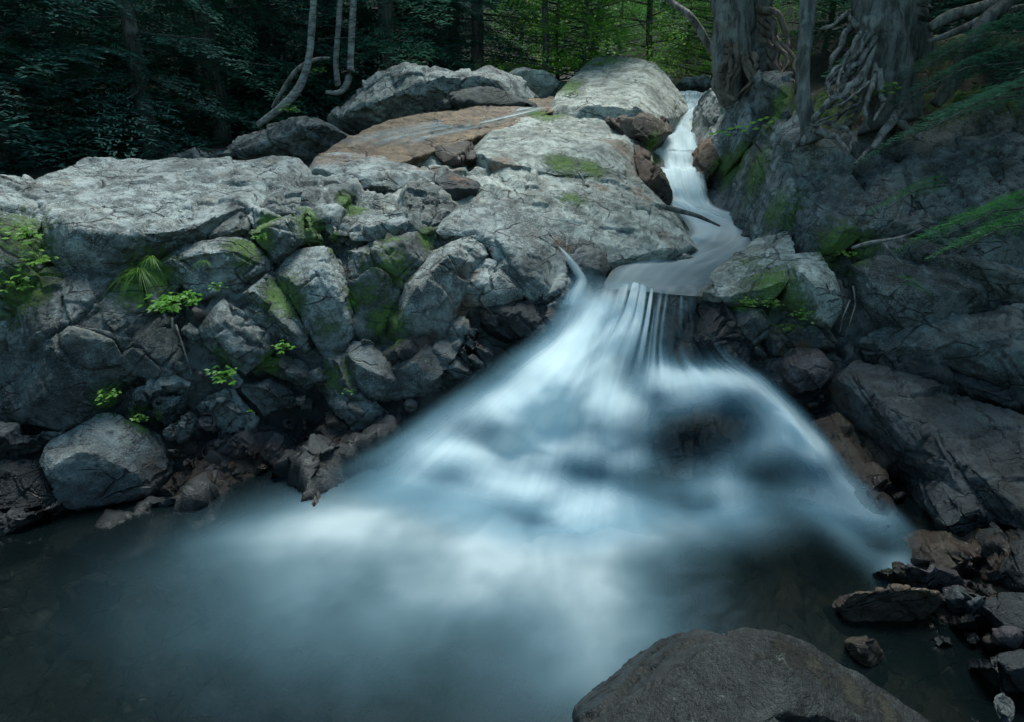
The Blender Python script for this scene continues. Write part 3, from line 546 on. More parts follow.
# ---- rocks standing in the water
block('dark rounded rock with a green cap splitting the right stream', [(786,505),(792,490),(808,485),(826,489),(838,512),(836,524),(810,524),(790,518)], [(806,497,.12),(822,506,.12)], mat='mid', Y=3.98, t=.3, wet=.5, frac=.3, name='boulder', cat='boulder', moss=.3)
block('broad rock showing through the veil of the main cascade', [(640,436),(668,415),(705,415),(722,445),(722,480),(700,492),(655,490),(640,465)], [(672,440,.06),(700,455,.06)], mat='mid', wet=.5, t=.4, off=-.02, name='boulder', cat='boulder')
block('dark rock hump behind the churning foot of the cascade', [(505,515),(515,495),(530,492),(545,505),(548,525),(530,545),(510,540)], [(525,508,.06)], Y=3.95, mat='dark', wet=.9, t=.35, name='boulder', cat='boulder')
block('reddish rock half under water at lower right', [(838,606),(855,590),(905,586),(948,592),(935,618),(905,642),(855,640)], [(890,594,.02)], mat='amber', Y=2.80, t=.3, facets=4, frac=.4, wet=.2, name='boulder', cat='boulder')
block('small brown rock under water below the reddish rock', [(858,640),(880,636),(892,660),(888,690),(862,690)], [(875,655,.02)], mat='amber', Y=2.45, t=.25, wet=.4, name='boulder', cat='boulder', off=-.05)
block('low tan rock under water at the left of the pool', [(60,590),(95,575),(120,578),(105,605),(70,620)], [], mat='brown', Y=3.05, t=.2, wet=.4, name='boulder', cat='boulder', off=-.12)
# foreground boulder
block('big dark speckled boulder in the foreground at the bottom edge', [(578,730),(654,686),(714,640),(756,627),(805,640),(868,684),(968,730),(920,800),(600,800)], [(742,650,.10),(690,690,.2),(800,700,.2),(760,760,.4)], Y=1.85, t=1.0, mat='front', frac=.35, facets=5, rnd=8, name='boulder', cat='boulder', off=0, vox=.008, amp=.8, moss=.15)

# ================================================================== WATER
def water_material(name, foam_c, gain, edge=True, streak=(60, 2.2), seed=0., base=0., hi=.6):
    b = NB(name); uv = b.n('ShaderNodeUVMap').outputs[0]; a = b.attr('foam').outputs['Fac']
    mp = b.n('ShaderNodeMapping'); b.set(mp.inputs[0], uv); mp.inputs['Scale'].default_value = (streak[0], streak[1], 1); mp.inputs['Location'].default_value = (seed, seed*2, 0)
    n = b.noise(mp.outputs[0], 1, 3, .5, .2)
    mp2 = b.n('ShaderNodeMapping'); b.set(mp2.inputs[0], uv); mp2.inputs['Scale'].default_value = (streak[0]*.2, streak[1]*.6, 1); mp2.inputs['Location'].default_value = (seed*3, 0, 0)
    n2 = b.noise(mp2.outputs[0], 1, 3, .5, .3)
    s = b.math('MULTIPLY', b.ramp(n, .2, .8, .82, 1.12), b.ramp(n2, .3, .65, .7, 1.2))
    f = b.math('MULTIPLY', b.math('MULTIPLY', a, s), gain, clamp=True)
    fc = b.mix(b.ramp(f, .05, hi), (.26,.50,.64), foam_c)
    d = b.n('ShaderNodeBsdfDiffuse'); b.set(d.inputs[0], fc)
    t = b.n('ShaderNodeBsdfTranslucent'); b.set(t.inputs[0], fc)
    fs = b.mixs(.5, d.outputs[0], t.outputs[0])
    tr = b.n('ShaderNodeBsdfTransparent')
    return b, f, fs, tr
FOAM = (.76, .87, .91)
def fall_mat(name, gain, seed, streak=(34, 1.5)):
    b, f, fs, tr = water_material(name, FOAM, gain, seed=seed, streak=streak)
    return b.out(b.mixs(f, tr.outputs[0], fs))
MF = [fall_mat('falling_water_inner', 1.15, 0.), fall_mat('falling_water_middle', .95, 3.1), fall_mat('falling_water_outer', .75, 7.7, (35, 1.6))]
def body_mat(name, tint, foam_gain, rough=.12, streak=(20, 4), hi=.6):
    b, f, fs, tr = water_material(name, FOAM, foam_gain, streak=streak, hi=hi)
    tr.inputs[0].default_value = (*tint, 1)
    g = b.n('ShaderNodeBsdfGlossy'); g.inputs['Roughness'].default_value = rough; g.inputs[0].default_value = (.9, .95, 1, 1)
    fr = b.n('ShaderNodeFresnel'); fr.inputs[0].default_value = 1.33
    dd = b.n('ShaderNodeBsdfDiffuse'); dd.inputs[0].default_value = (.006, .012, .0135, 1)
    body = b.mixs(.30, tr.outputs[0], dd.outputs[0])
    w_ = b.mixs(fr.outputs[0], body, g.outputs[0])
    return b.out(b.mixs(f, w_, fs))
def water_sheet(name, v, nr, nc, foam, mat, uv, parent=None, **props):
    me = mesh_np(name, v, grid_faces(nr, nc), mat)
    a = me.attributes.new('foam', 'FLOAT', 'POINT'); a.data.foreach_set('value', foam.astype(np.float32).ravel())
    ul = me.uv_layers.new(name='UVMap'); li = np.empty(len(me.loops), np.int32); me.loops.foreach_get('vertex_index', li)
    ul.data.foreach_set('uv', uv.reshape(-1, 2)[li].astype(np.float32).ravel())
    return link(name, me, parent, **props)
def crspline(pts, n):
    pts = np.asarray(pts, float); m = len(pts); t = np.linspace(0, m-1, n); i = np.clip(t.astype(int), 0, m-2); f = (t-i)[:, None]
    while f.ndim < pts.ndim: f = f[..., None]
    g = lambda j: pts[np.clip(j, 0, m-1)]
    p0, p1, p2, p3 = g(i-1), g(i), g(i+1), g(i+2)
    return .5*((2*p1)+(-p0+p2)*f+(2*p0-5*p1+4*p2-p3)*f**2+(-p0+3*p1-3*p2+p3)*f**3)
def flow_grid(lines, nu, nv):
    L = np.array([crspline(l, nv) for l in lines])          # lines x nv x 4
    return crspline(L, nu)                                    # nu x nv x 4
main = [
 [(560,262,5.8,.0),(556,300,5.5,.0),(530,335,5.2,.0),(470,375,4.85,.0),(400,425,4.6,.0),(335,465,4.35,0),(260,492,4.05,0)],
 [(578,268,5.72,.2),(574,300,5.38,.6),(556,335,5.1,.42),(500,376,4.72,.30),(435,426,4.45,.42),(375,470,4.2,.45),(310,500,3.95,.3)],
 [(600,275,5.6,.2),(590,310,5.2,.75),(562,352,4.88,.8),(505,402,4.52,.68),(455,450,4.28,.62),(415,490,3.98,.75),(370,525,3.68,.5)],
 [(617,282,5.5,.4),(605,320,5.08,.9),(580,370,4.7,1.08),(548,430,4.36,1.12),(528,475,4.1,.75),(510,520,3.76,.85),(490,560,3.4,.6)],
 [(634,283,5.48,.85),(624,322,5.12,.85),(602,370,4.76,1.0),(588,430,4.38,.72),(580,480,4.05,.5),(565,530,3.68,.95),(555,580,3.3,.6)],
 [(652,289,5.44,.6),(645,335,5.08,.75),(636,380,4.78,.38),(622,430,4.42,.85),(622,480,4.08,.45),(620,530,3.68,.85),(620,580,3.3,.5)],
 [(670,294,5.42,.45),(664,345,5.1,.35),(668,390,4.76,.68),(675,430,4.48,.14),(672,480,4.12,.20),(680,530,3.7,.45),(690,570,3.4,.1)],
 [(686,297,5.42,.4),(690,352,5.12,.1),(715,385,4.78,.75),(738,425,4.52,.22),(730,470,4.25,.40),(730,520,3.8,.75),(750,555,3.45,.15)],
 [(692,295,5.42,.1),(708,352,5.12,.1),(745,385,4.8,.6),(785,430,4.5,.85),(790,470,4.25,.3),(775,515,3.85,.45),(800,550,3.5,.1)],
 [(696,295,5.45,.0),(722,350,5.15,.2),(768,393,4.8,.6),(812,445,4.45,.7),(843,492,4.08,.6),(880,535,3.68,.7),(905,575,3.38,.5)],
 [(700,294,5.5,.0),(736,350,5.2,.0),(788,392,4.85,.0),(835,445,4.5,.0),(870,490,4.12,.0),(905,530,3.72,.0),(935,570,3.4,.0)]]
NU, NV = 200, 260
G = flow_grid(main, NU, NV); gpx, gpy, gY, gd = G[..., 0], G[..., 1], G[..., 2], np.clip(G[..., 3], 0, 1.1)
uu, vv = np.meshgrid(np.linspace(0, 1, NU), np.linspace(0, 1, NV), indexing='ij')
flat = np.stack([uu.ravel()*38, vv.ravel()*3, np.zeros(NU*NV)], -1)
st = (fbm(flat, 3, 60).reshape(NU, NV)); lump = fbm(np.stack([uu.ravel()*9, vv.ravel()*9, np.zeros(NU*NV)], -1), 3, 66).reshape(NU, NV)
lobe = fbm(np.stack([uu.ravel()*7, vv.ravel()*4.5+3, np.zeros(NU*NV)], -1), 2, 266).reshape(NU, NV)*np.clip((vv-.15)/.2, 0, 1)
DOME = [(545,385,46,34,.16),(500,430,40,26,.12),(612,425,34,30,.15),(585,468,34,22,.10),(690,432,40,30,.20),(655,395,26,18,.10),(760,470,34,26,.14),(735,398,28,16,.10),(820,470,26,22,.08),(528,512,30,22,.14),(455,470,34,20,.08),(700,505,36,18,.10),(640,480,30,18,.08)]
dome = np.zeros_like(gpx); dden = np.zeros_like(gpx)
for cx_, cy_, rx_, ry_, a_ in DOME:
    g_ = np.exp(-((gpx-cx_)/rx_)**2-((gpy-cy_)/ry_)**2); dome += a_*g_
    dden += np.exp(-((gpx-cx_)/(rx_*1.1))**2-((gpy-cy_+ry_*.75)/(ry_*.55))**2)*.45-np.exp(-((gpx-cx_)/(rx_*.8))**2-((gpy-cy_-ry_*.35)/(ry_*.7))**2)*(.30+a_*1.6)
for li_, (off, mt) in enumerate(zip((0.03, .09, .16), MF)):
    dd = np.clip(gd, 0, 1)
    pp = P(gpx.ravel(), gpy.ravel(), (gY-.02-off*(.25+dd)-dome-(lump*.03+lobe*.06)*(.4+dd)-st*.006).ravel())
    pp[:, 2] += (lump*.01+off*.2*dd).ravel()
    pp[:, 2] = np.where(pp[:, 2] > .5, pp[:, 2], np.log1p(np.exp(np.minimum(pp[:, 2], .5)/.07))*.07)+.01+.015*li_
    fade = np.clip(vv/.05, 0, 1)**.5 if li_ == 0 else np.clip((vv-.08)/.2, 0, 1)
    strand = fbm(np.stack([uu.ravel()*60, vv.ravel()*1.2, np.zeros(NU*NV)], -1), 2, 160).reshape(NU, NV)
    fm = gd**1.9*1.15*(1+.30*lump+.35*lobe+dden+.12*st+np.clip(1-vv/.34, 0, 1)**.7*np.clip((uu-.3)/.1, 0, 1)*strand*2.4)*fade*np.clip((1-vv)/.34, 0, 1)**1.3
    fm = np.clip(fm, 0, 1.25)
    water_sheet('waterfall' if li_ == 0 else 'waterfall_spray', pp, NU, NV, fm, mt, np.stack([uu, vv], -1), kind='structure')
# upper stream: small falls, then the smooth run to the lip
rows = [(95,676,714,11.3,.2),(97,677,712,11.1,.35),(104,678,708,11.0,.9),(109,674,702,10.9,1.),(114,668,699,10.5,.8),(121,662,695,10.2,.85),(126,654,694,10.1,1.),(134,642,700,9.9,1.),(139,638,700,9.5,.8),(152,640,700,8.95,.8),(157,642,700,8.85,1.),(170,644,702,8.65,1.),(176,646,704,8.3,.85),(190,650,706,7.85,1.),(205,660,710,7.65,1.),(214,674,722,7.45,.85),(226,684,762,7.1,.75),(238,688,776,6.8,.75),(250,668,770,6.5,.55),(262,636,752,6.15,.50),(273,614,732,5.85,.32),(283,606,714,5.62,.30),(288,604,704,5.52,.3),(293,606,702,5.44,.25)]
L = crspline(np.array(rows), 220); nu2 = 60
u2 = np.linspace(0, 1, nu2)[:, None]; v2 = np.linspace(0, 1, 220)[None]
px2 = L[:, 1]*(1-u2)+L[:, 2]*u2; py2 = L[:, 0]+0*u2
# the lip curves: far right side of the run lies a little lower in the picture
py2 = py2+np.clip((v2-.8)/.2, 0, 1)*(u2*8-2)
Y2 = L[:, 3]+0*u2
l2 = fbm(np.stack([(u2*6+0*v2).ravel(), (v2*22+0*u2).ravel(), np.zeros(nu2*220)], -1), 3, 90).reshape(nu2, 220)
s2 = fbm(np.stack([(u2*22+0*v2).ravel(), (v2*5+0*u2).ravel(), np.zeros(nu2*220)], -1), 3, 91).reshape(nu2, 220)
e2 = np.clip(np.minimum(u2, 1-u2)/.12, 0, 1)
f2 = L[:, 4]*(1+.25*l2+.10*s2)*e2
pp = P(px2.ravel(), py2.ravel(), (Y2-.05).ravel()); pp[:, 2] += (l2*.03*e2*np.clip((.95-v2)/.15, .2, 1)+.02+.03*np.clip((.9-v2)/.1, 0, 1)).ravel()
M['run'] = body_mat('running_water', (.55,.6,.6), 1.1, .34, (5, 3))
water_sheet('stream_water', pp, nu2, 220, np.clip(f2, 0, 1), M['run'], np.stack([u2+0*v2, v2+0*u2], -1), kind='structure')
pp2 = P(px2.ravel(), py2.ravel(), (Y2-.16).ravel()); pp2[:, 2] += (l2*.05+.05).ravel()
water_sheet('stream_foam', pp2, nu2, 220, np.clip(f2*np.clip((.72-v2)/.1, 0, 1)*.8, 0, 1), MF[1], np.stack([u2+0*v2, v2+0*u2], -1), kind='structure')
# side channel on the slab
rows = [(107,515,548,9.6,.5),(112,474,540,9.2,.5),(120,432,512,8.8,.45),(129,385,478,8.2,.4),(138,345,440,7.8,.3),(147,325,425,7.4,.12)]
L = crspline(np.array(rows), 120); px3 = L[:, 1]*(1-u2)+L[:, 2]*u2; py3 = L[:, 0]+0*u2
Y3 = SY(px3.ravel(), py3.ravel()).reshape(px3.shape)-.24
v3 = np.linspace(0, 1, 120)[None]; e3 = np.clip(np.minimum(u2, 1-u2)/.2, 0, 1)
s3 = fbm(np.stack([(u2*14+v3*3).ravel(), (v3*3+0*u2).ravel(), np.zeros(nu2*120)], -1), 3, 95).reshape(nu2, 120)
water_sheet('side_channel_water', P(px3.ravel(), py3.ravel(), Y3.ravel()), nu2, 120, np.clip(.6*L[:, 4]*(1+1.6*s3)*e3*np.clip((1-v3)/.2, 0, 1), 0, 1), MF[0], np.stack([u2+0*v3, v3+0*u2], -1), kind='structure')
# thin trickle
rows = rows = [(246,557,560,5.6,.3),(255,562,570,5.5,.5),(268,570,581,5.45,.55),(280,575,588,5.4,.5),(292,568,586,5.3,.45),(305,560,582,5.2,.2)]
L = crspline(np.array(rows), 60); nu4 = 10; u4 = np.linspace(0, 1, nu4)[:, None]
px4 = L[:, 1]*(1-u4)+L[:, 2]*u4; py4 = L[:, 0]+0*u4; Y4 = np.minimum(L[:, 3], 99)+0*u4-.1-.03*np.sin(u4*math.pi)
water_sheet('trickle_water', P(px4.ravel(), py4.ravel(), Y4.ravel()), nu4, 60, L[:, 4]*np.sin(u4*math.pi)**.7, MF[0], np.stack([u4+0*L[:, 0], L[:, 0]/300+0*u4], -1), kind='structure')
# plunge pool
xs2 = np.arange(-6.5, 5.5, .035); ys2 = np.arange(.4, 5.4, .03); PX, PY = np.meshgrid(xs2, ys2)
pv = np.stack([PX.ravel(), PY.ravel(), np.zeros(PX.size)], -1); qx, qy = proj(pv)
def blob(cx, cy, rx, ry, a, ang=0.):
    ca, sa = math.cos(R(ang)), math.sin(R(ang)); dx, dy = qx-cx, qy-cy
    return a*np.exp(-((dx*ca+dy*sa)/rx)**2-((-dx*sa+dy*ca)/ry)**2)
foam = (blob(420,512,125,34,.85,-8)+blob(545,550,90,50,1.1)+blob(600,625,62,75,.55,-15)+blob(300,535,130,28,.34,-12)+blob(460,590,135,55,.28,-20)+blob(725,525,55,20,.55)+blob(650,530,50,24,.4)
        +blob(900,568,18,20,.5,40)+blob(850,540,50,12,.35,40)+blob(560,690,120,50,.05)+blob(400,570,150,55,.26,-10)+blob(300,600,200,65,.15,-12)+blob(500,665,210,60,.10))
warpn = fbm(np.stack([qx/70, qy/45, np.zeros(len(qx))], -1), 4, 101)
ang = np.arctan2(qy-455, qx-570); rad = np.hypot(qx-570, (qy-455)*1.4)
ray = fbm(np.stack([ang*3.2+warpn*.7, rad/150, np.zeros(len(qx))], -1), 4, 108)
foam -= blob(527,513,22,20,.55)
foam = np.clip(foam*.82*(1+.28*warpn+.38*ray), 0, .93)
foam *= np.clip((qx+60)/200, 0, 1)
pv[:, 2] = fbm(pv*np.array([1.6, 2.4, 1]), 3, 105)*.010+foam*.045
M['pool'] = body_mat('pool_surface', (.48,.52,.48), 1.0, .10, (6, 6), 1.1)
water_sheet('pool_water', pv, len(ys2), len(xs2), foam, M['pool'], np.stack([PX, PY], -1)*.2, kind='structure')

# ================================================================== VEGETATION
def tube(pts, rads, seg=8, rough=0., seed=0, cap=True):
    pts = np.asarray(pts, float); n = len(pts); V = []; Fc = []
    tang = np.gradient(pts, axis=0); up = np.array([.13, .31, .94])
    for i in range(n):
        t = tang[i]/(np.linalg.norm(tang[i])+1e-9); s = np.cross(t, up); s /= np.linalg.norm(s)+1e-9; u = np.cross(s, t)
        for k in range(seg):
            a = 2*math.pi*k/seg
            r = rads[i]
            if rough: r *= 1+rough*vnoise(np.array([[math.cos(a)*2.+seed, math.sin(a)*2., i*.22+seed]]), seed)[0]
            V.append(pts[i]+r*(math.cos(a)*s+math.sin(a)*u))
    for i in range(n-1):
        for k in range(seg):
            Fc.append((i*seg+k, i*seg+(k+1) % seg, (i+1)*seg+(k+1) % seg, (i+1)*seg+k))
    if cap: Fc.append(tuple(range(seg))[::-1]); Fc.append(tuple((n-1)*seg+k for k in range(seg)))
    return V, Fc
def tubes_mesh(name, items, mat):
    V, Fc = [], []
    for it in items:
        v, f = tube(*it[0:2], **(it[2] if len(it) > 2 else {})); o = len(V); V += v; Fc += [tuple(a+o for a in q) for q in f]
    me = mesh_np(name, np.array(V), Fc, mat); return me
def spray(L=1.4, nside=22, leaf=.05, droop=.25, wid=.42, seed=0, lw=.28):
    """flat drooping evergreen spray: axis along +x; returns quads of narrow leaflets"""
    r = np.random.default_rng(seed); V = []
    def ax(t): return np.array([t*L, 0, -droop*t*t*L])
    for i in range(nside):
        t = (i+.5)/nside; o = ax(t)
        for s in (-1, 1):
            l2 = L*wid*(1-t)**.7*min(1, .35+t*3)*r.uniform(.7, 1.15); a = R(r.uniform(42, 62))*s
            d = np.array([math.cos(a), math.sin(a), r.uniform(-.3, .05)]); m = max(3, int(l2/(leaf*.55)))
            for j in range(m):
                q = o+d*l2*(j+.5)/m+np.array([0, 0, -.12*(j/m)**2*l2]); 
                for s3 in (-1, 1):
                    b = a+s3*R(r.uniform(35, 70)); e = np.array([math.cos(b), math.sin(b), r.uniform(-.35, .2)])*leaf*r.uniform(.7, 1.3)
                    pw = np.array([-math.sin(b), math.cos(b), r.uniform(-.6, .6)])*leaf*lw*.5
                    V += [q-pw*.4, q+e*.5-pw, q+e, q+e*.5+pw]
    return np.array(V)
def leafspray(L=.9, n=60, leaf=.08, seed=0, spread=.35):
    r = np.random.default_rng(seed); V = []
    for i in range(n):
        t = r.uniform(.15, 1); q = np.array([t*L, r.normal()*spread*L*.5*(t+.2), r.normal()*.06*L-.15*t*t*L])
        a = r.uniform(0, 6.28); tilt = r.uniform(-.5, .3); s = leaf*r.uniform(.6, 1.2)
        e = np.array([math.cos(a), math.sin(a), tilt])*s; pw = np.array([-math.sin(a), math.cos(a), r.uniform(-.4, .4)])*s*.3
        V += [q, q+e*.45-pw, q+e, q+e*.45+pw]
    return np.array(V)
def place(V, origin, az, pitch=0., roll=0., s=1.):
    m = np.array(Matrix.Rotation(az, 3, 'Z') @ Matrix.Rotation(-pitch, 3, 'Y') @ Matrix.Rotation(roll, 3, 'X'))
    return (V*s)@m.T+np.asarray(origin)
def quads(name, V, mat):
    V = np.asarray(V); return mesh_np(name, V, np.arange(len(V)).reshape(-1, 4), mat, smooth=False)
SPR = [spray(1.5, 20, .075, .3, .42, s) for s in range(3)]
LSP = [leafspray(1.0, 70, .085, s) for s in range(3)]
def make_tree_meshes(kind, h, seed, low=.5, mat='hemlock', tr=.11, nb=95):
    r = np.random.default_rng(seed)
    tz_ = np.linspace(-.4, h, 14); off = np.cumsum(r.normal(0, .03, (14, 2)), 0); off -= off[1]
    pts = np.stack([off[:, 0], off[:, 1], tz_], -1); rd = tr*(1-tz_/h*.85).clip(.1, 1.3)
    items = [(pts, rd, dict(seg=10, rough=.12, seed=seed))]
    crown = []
    for i in range(nb):
        t = (i/nb)**1.1; z = low+(h-low)*t; az = i*2.4+r.uniform(-.4, .4); ln = (1-t*.8)*r.uniform(.75, 1.25)*(1.35 if kind == 'e' else 1.5)
        o = np.array([np.interp(z, tz_, off[:, 0]), np.interp(z, tz_, off[:, 1]), z])
        if kind == 'e':
            crown.append(place(SPR[i % 3], o, az, R(r.uniform(-18, 8)), r.uniform(-.3, .3), ln))
            if i % 2 == 0: e = o+np.array([math.cos(az), math.sin(az), -.1])*ln*1.1; items.append((np.linspace(o, e, 4), [.02, .015, .01, .004], dict(seg=4)))
        else:
            for q in range(3):
                dd = np.array([math.cos(az), math.sin(az), .1])*ln*r.uniform(.1, 1.2)
                crown.append(place(LSP[(i+q) % 3], o+dd, az+r.uniform(-1.2, 1.2), R(r.uniform(-25, 30)), r.uniform(-.5, .5), r.uniform(.6, 1.1)))
            e = o+np.array([math.cos(az), math.sin(az), .15])*ln*1.3; items.append((np.linspace(o, e, 4), [.022, .015, .01, .004], dict(seg=4)))
    return tubes_mesh('trunk', items, M['bark']), quads('crown', np.concatenate(crown), M[mat])
EV = [make_tree_meshes('e', 9, 11, .3, 'spruce', .13, 84), make_tree_meshes('e', 10, 12, .5, 'hemlock', .15, 84), make_tree_meshes('e', 8, 13, .2, 'spruce', .10, 80)]
DC = [make_tree_meshes('d', 5.5, 21, .1, 'leaf', .05, 120), make_tree_meshes('d', 8, 22, .7, 'leafgreen', .07, 60)]
def tree(meshes, x, y, s, label, cat, group=None, rz=None, name='evergreen_tree', z=None):
    z = terrain_z(np.array([[x, y]]))[0] if z is None else z
    e = link(name, None, None, (x, y, z-.05), label=label, category=cat, group=group); e.rotation_euler.z = rng.uniform(0, 6.28) if rz is None else rz; e.scale = (s, s, s)
    link('trunk', meshes[0], e); link('crown', meshes[1], e)
    return e
def at_px(px, Y): return (px-512)/F*Y/math.cos(PITCH)*.93
# evergreens of the back left wood
spotsL = [(-160,12.2,1.3),(20,9.2,1.0),(95,10.5,1.05),(165,9.6,.9),(235,11.2,1.),(300,12.5,1.),(345,13.2,1.1),(400,12.2,.95),(440,13.6,1.),(480,13.2,.9),(60,12.5,1.1),(140,13,1.1),(210,14,1.2),(280,15.5,1.2),(380,16,1.2),(460,16.5,1.2),
          (10,15,1.2),(-60,11,1.1),(-120,9,1.),(100,17,1.3),(330,18,1.3),(-250,13.6,1.3),(250,19,1.3),(-62,7.9,.9)]
def tree_label(px, Y, rows):
    row = 'nearest' if Y < 8.5 else 'front-row' if Y < 11.3 else 'second-row' if Y < 13.4 else 'third-row' if Y < 15.8 else 'rearmost'
    for lim, ph in rows:
        if px < lim: return row+' dark evergreen '+ph
LROWS = [(-150,'farthest outside the left edge'),(-90,'far outside the left edge'),(0,'just outside the left edge'),(40,'above the rock cut off by the left edge'),(120,'above the left end of the long top slab'),(180,'above the middle of the long top slab'),
 (260,'left of the leftmost birch'),(320,'behind the leftmost birch'),(365,'behind the two right birches'),(420,'above the left part of the humped ledge'),(470,'above the crest of the humped ledge'),(999,'above the right end of the humped ledge')]
for i, (px, Y, s) in enumerate(spotsL):
    tree(EV[i % 3], at_px(px, Y), Y, s, tree_label(px, Y, LROWS), 'tree', 'evergreens in the dark wood behind the left ledge')
tree(DC[0], at_px(580, 12.0), 12.0, .62, 'sapling with bright yellow-green leaves above the topmost pale slab', 'tree', name='leafy_tree')
tree(DC[0], at_px(555, 13.4), 13.4, .8, 'leafy sapling just left of the bright yellow-green one', 'tree', name='leafy_tree')
tree(DC[1], at_px(640, 14), 14, .9, 'green leafy tree above the head of the upper falls', 'tree', name='leafy_tree')
tree(DC[0], at_px(700, 13.2), 13.2, .7, 'yellowing leafy sapling left of the old stump', 'tree', name='leafy_tree')
for px, Y, s in [(660,19,.6),(600,20,.6),(700,18,.6),(560,21,.7),(740,17,.8),(780,19,.9),(650,24,.8),(720,23,.8),(520,19,.7),(800,15,.8),(610,17,.55),(675,16,.5)]:
    tree(DC[1], at_px(px, Y), Y, s, ('near' if Y < 17.5 else 'distant' if Y < 20.5 else 'farthest')+' green broadleaved tree '+next(ph for lim, ph in [(550,'above the smooth rounded rock'),(590,'left of the topmost slab crest'),(605,'above the left of the topmost slab'),(630,'above the middle of the topmost slab'),(655,'above the right of the topmost slab'),(668,'above the right corner of the topmost slab'),(690,'above the head of the upper falls'),(710,'over the pale bare branch'),(730,'left behind the old stump'),(760,'directly behind the old stump'),(790,'between stump and thin trunk'),(999,'behind the thin trunk')] if px < lim), 'tree', 'broadleaved trees in the gap above the stream', name='leafy_tree')
RROWS = [(860,'left of the large root-fanned tree'),(890,'far behind the large root-fanned tree'),(920,'right behind the large root-fanned tree'),(960,'above the pale fallen log'),(1000,'behind the crooked trunk'),(1050,'at the top right corner'),(1100,'just outside the right edge'),(1135,'farther outside the right edge'),(1160,'beside the right bank outside the frame'),(1999,'at the far right outside the frame')]
for i, (px, Y, s) in enumerate([(900,11,1.),(980,10,1.),(1060,9,1.),(840,13,1.1),(940,14,1.2),(1040,13,1.2),(870,17,1.2),(1120,11,1.1),(1180,8,1.1),(1150,6,1.)]):
    tree(EV[(i+1) % 3], at_px(px, Y), Y, s, tree_label(px, Y, RROWS), 'tree', 'evergreens above the right bank')
# unseen trees added outside the frame to shade the banks
for i, (x, y, s) in enumerate([(-6.5,5.2,1.0),(-7.5,2.5,1.1),(-6.2,-.5,1.1),(6.2,3.0,1.),(6.2,.4,1.1),(-2,-4.5,1.1),(3.8,-4.5,1.1)]):
    tree(EV[i % 3], x, y, s, 'unseen evergreen added to shade the banks of the pool', 'tree', 'unseen shade evergreens around the pool')
# far-off wood that reads as one mass
fv = []
for i in range(420):
    a = rng.uniform(R(-65), R(65)); d = rng.uniform(26, 40); x, y = math.sin(a)*d, math.cos(a)*d
    z = terrain_z(np.array([[x, y]]))[0]+rng.uniform(0, 11)
    for q in range(3): fv.append(place(LSP[q], (x+rng.normal()*1.2, y+rng.normal()*1.2, z+rng.normal()), rng.uniform(0, 6.28), rng.uniform(-.4, .4), rng.uniform(-.6, .6), 3.2))
link('far_forest', quads('far_forest', np.concatenate(fv), M['leafgreen']), kind='stuff')

# birches leaning over the back ledge
def bent(name, ptspx, rads, mat, label, cat='tree', seg=10, rough=.15, group=None, seed=1, part='trunk', n=24):
    p = np.array([P(a, b, c) for a, b, c in ptspx]); p = crspline(p, n); r = np.interp(np.linspace(0, 1, n), np.linspace(0, 1, len(rads)), rads)
    c = p[0].copy(); e = link(name, None, None, c, label=label, category=cat, group=group)
    link(part, tubes_mesh(part, [(p-c, r, dict(seg=seg, rough=rough, seed=seed))], M[mat]), e)
    return e, c
def add_leaves(e, c, spots_, mat, scale=.5, kind='e', part='foliage'):
    Vs = []
    for px, py, Y, az, s in spots_:
        Vs.append(place((SPR if kind == 'e' else LSP)[int(px) % 3], P(px, py, Y)-c, R(az), R(-8), 0, s))
    link(part, quads(part, np.concatenate(Vs), M[mat]), e)
bent('birch_tree', [(258,125,8.7),(285,104,8.7),(302,82,8.8),(310,50,8.9),(313,10,9.),(318,-60,9.2),(330,-220,9.4)], [.04,.045,.045,.04,.04,.036,.03], 'birch', 'mottled birch trunk leaning out from the back ledge, leftmost of the birches')
bent('birch_tree', [(338,86,9.2),(336,60,9.2),(339,20,9.2),(341,-60,9.3),(338,-220,9.5)], [.036,.034,.033,.03,.02], 'birch', 'straight thin middle birch trunk behind the curved one', seed=4)
bent('birch_tree', [(326,92,8.9),(340,92,8.9),(349,78,8.9),(351,50,9.),(353,10,9.),(356,-60,9.1),(350,-220,9.3)], [.018,.034,.04,.04,.038,.034,.028], 'birch', 'birch trunk curving up from its foot, rightmost of the birches', seed=8)
bent('fallen_branch', [(272,108,9.),(295,72,9.2),(315,60,9.3),(330,58,9.3)], [.02,.026,.026,.012], 'greybark', 'dead grey limb leaning across the leftmost birch', 'branch', part='limb')
bent('bare_trunk', [(545,75,12.2),(546,40,12.2),(545,0,12.2),(545,-120,12.3)], [.06,.055,.05,.04], 'bark', 'thin dark trunk left of the bright yellow-green sapling')
bent('bare_trunk', [(592,70,15),(597,30,15),(604,-10,15),(612,-120,15.5)], [.1,.09,.08,.06], 'bark', 'dim leaning trunk behind the bright saplings')
bent('fallen_branch', [(712,52,10.),(700,30,10.),(688,14,10.),(672,2,10.2),(655,-20,10.5)], [.05,.05,.045,.04,.03], 'greybark', 'pale bare branch slanting up beside the old stump', 'branch', part='limb')

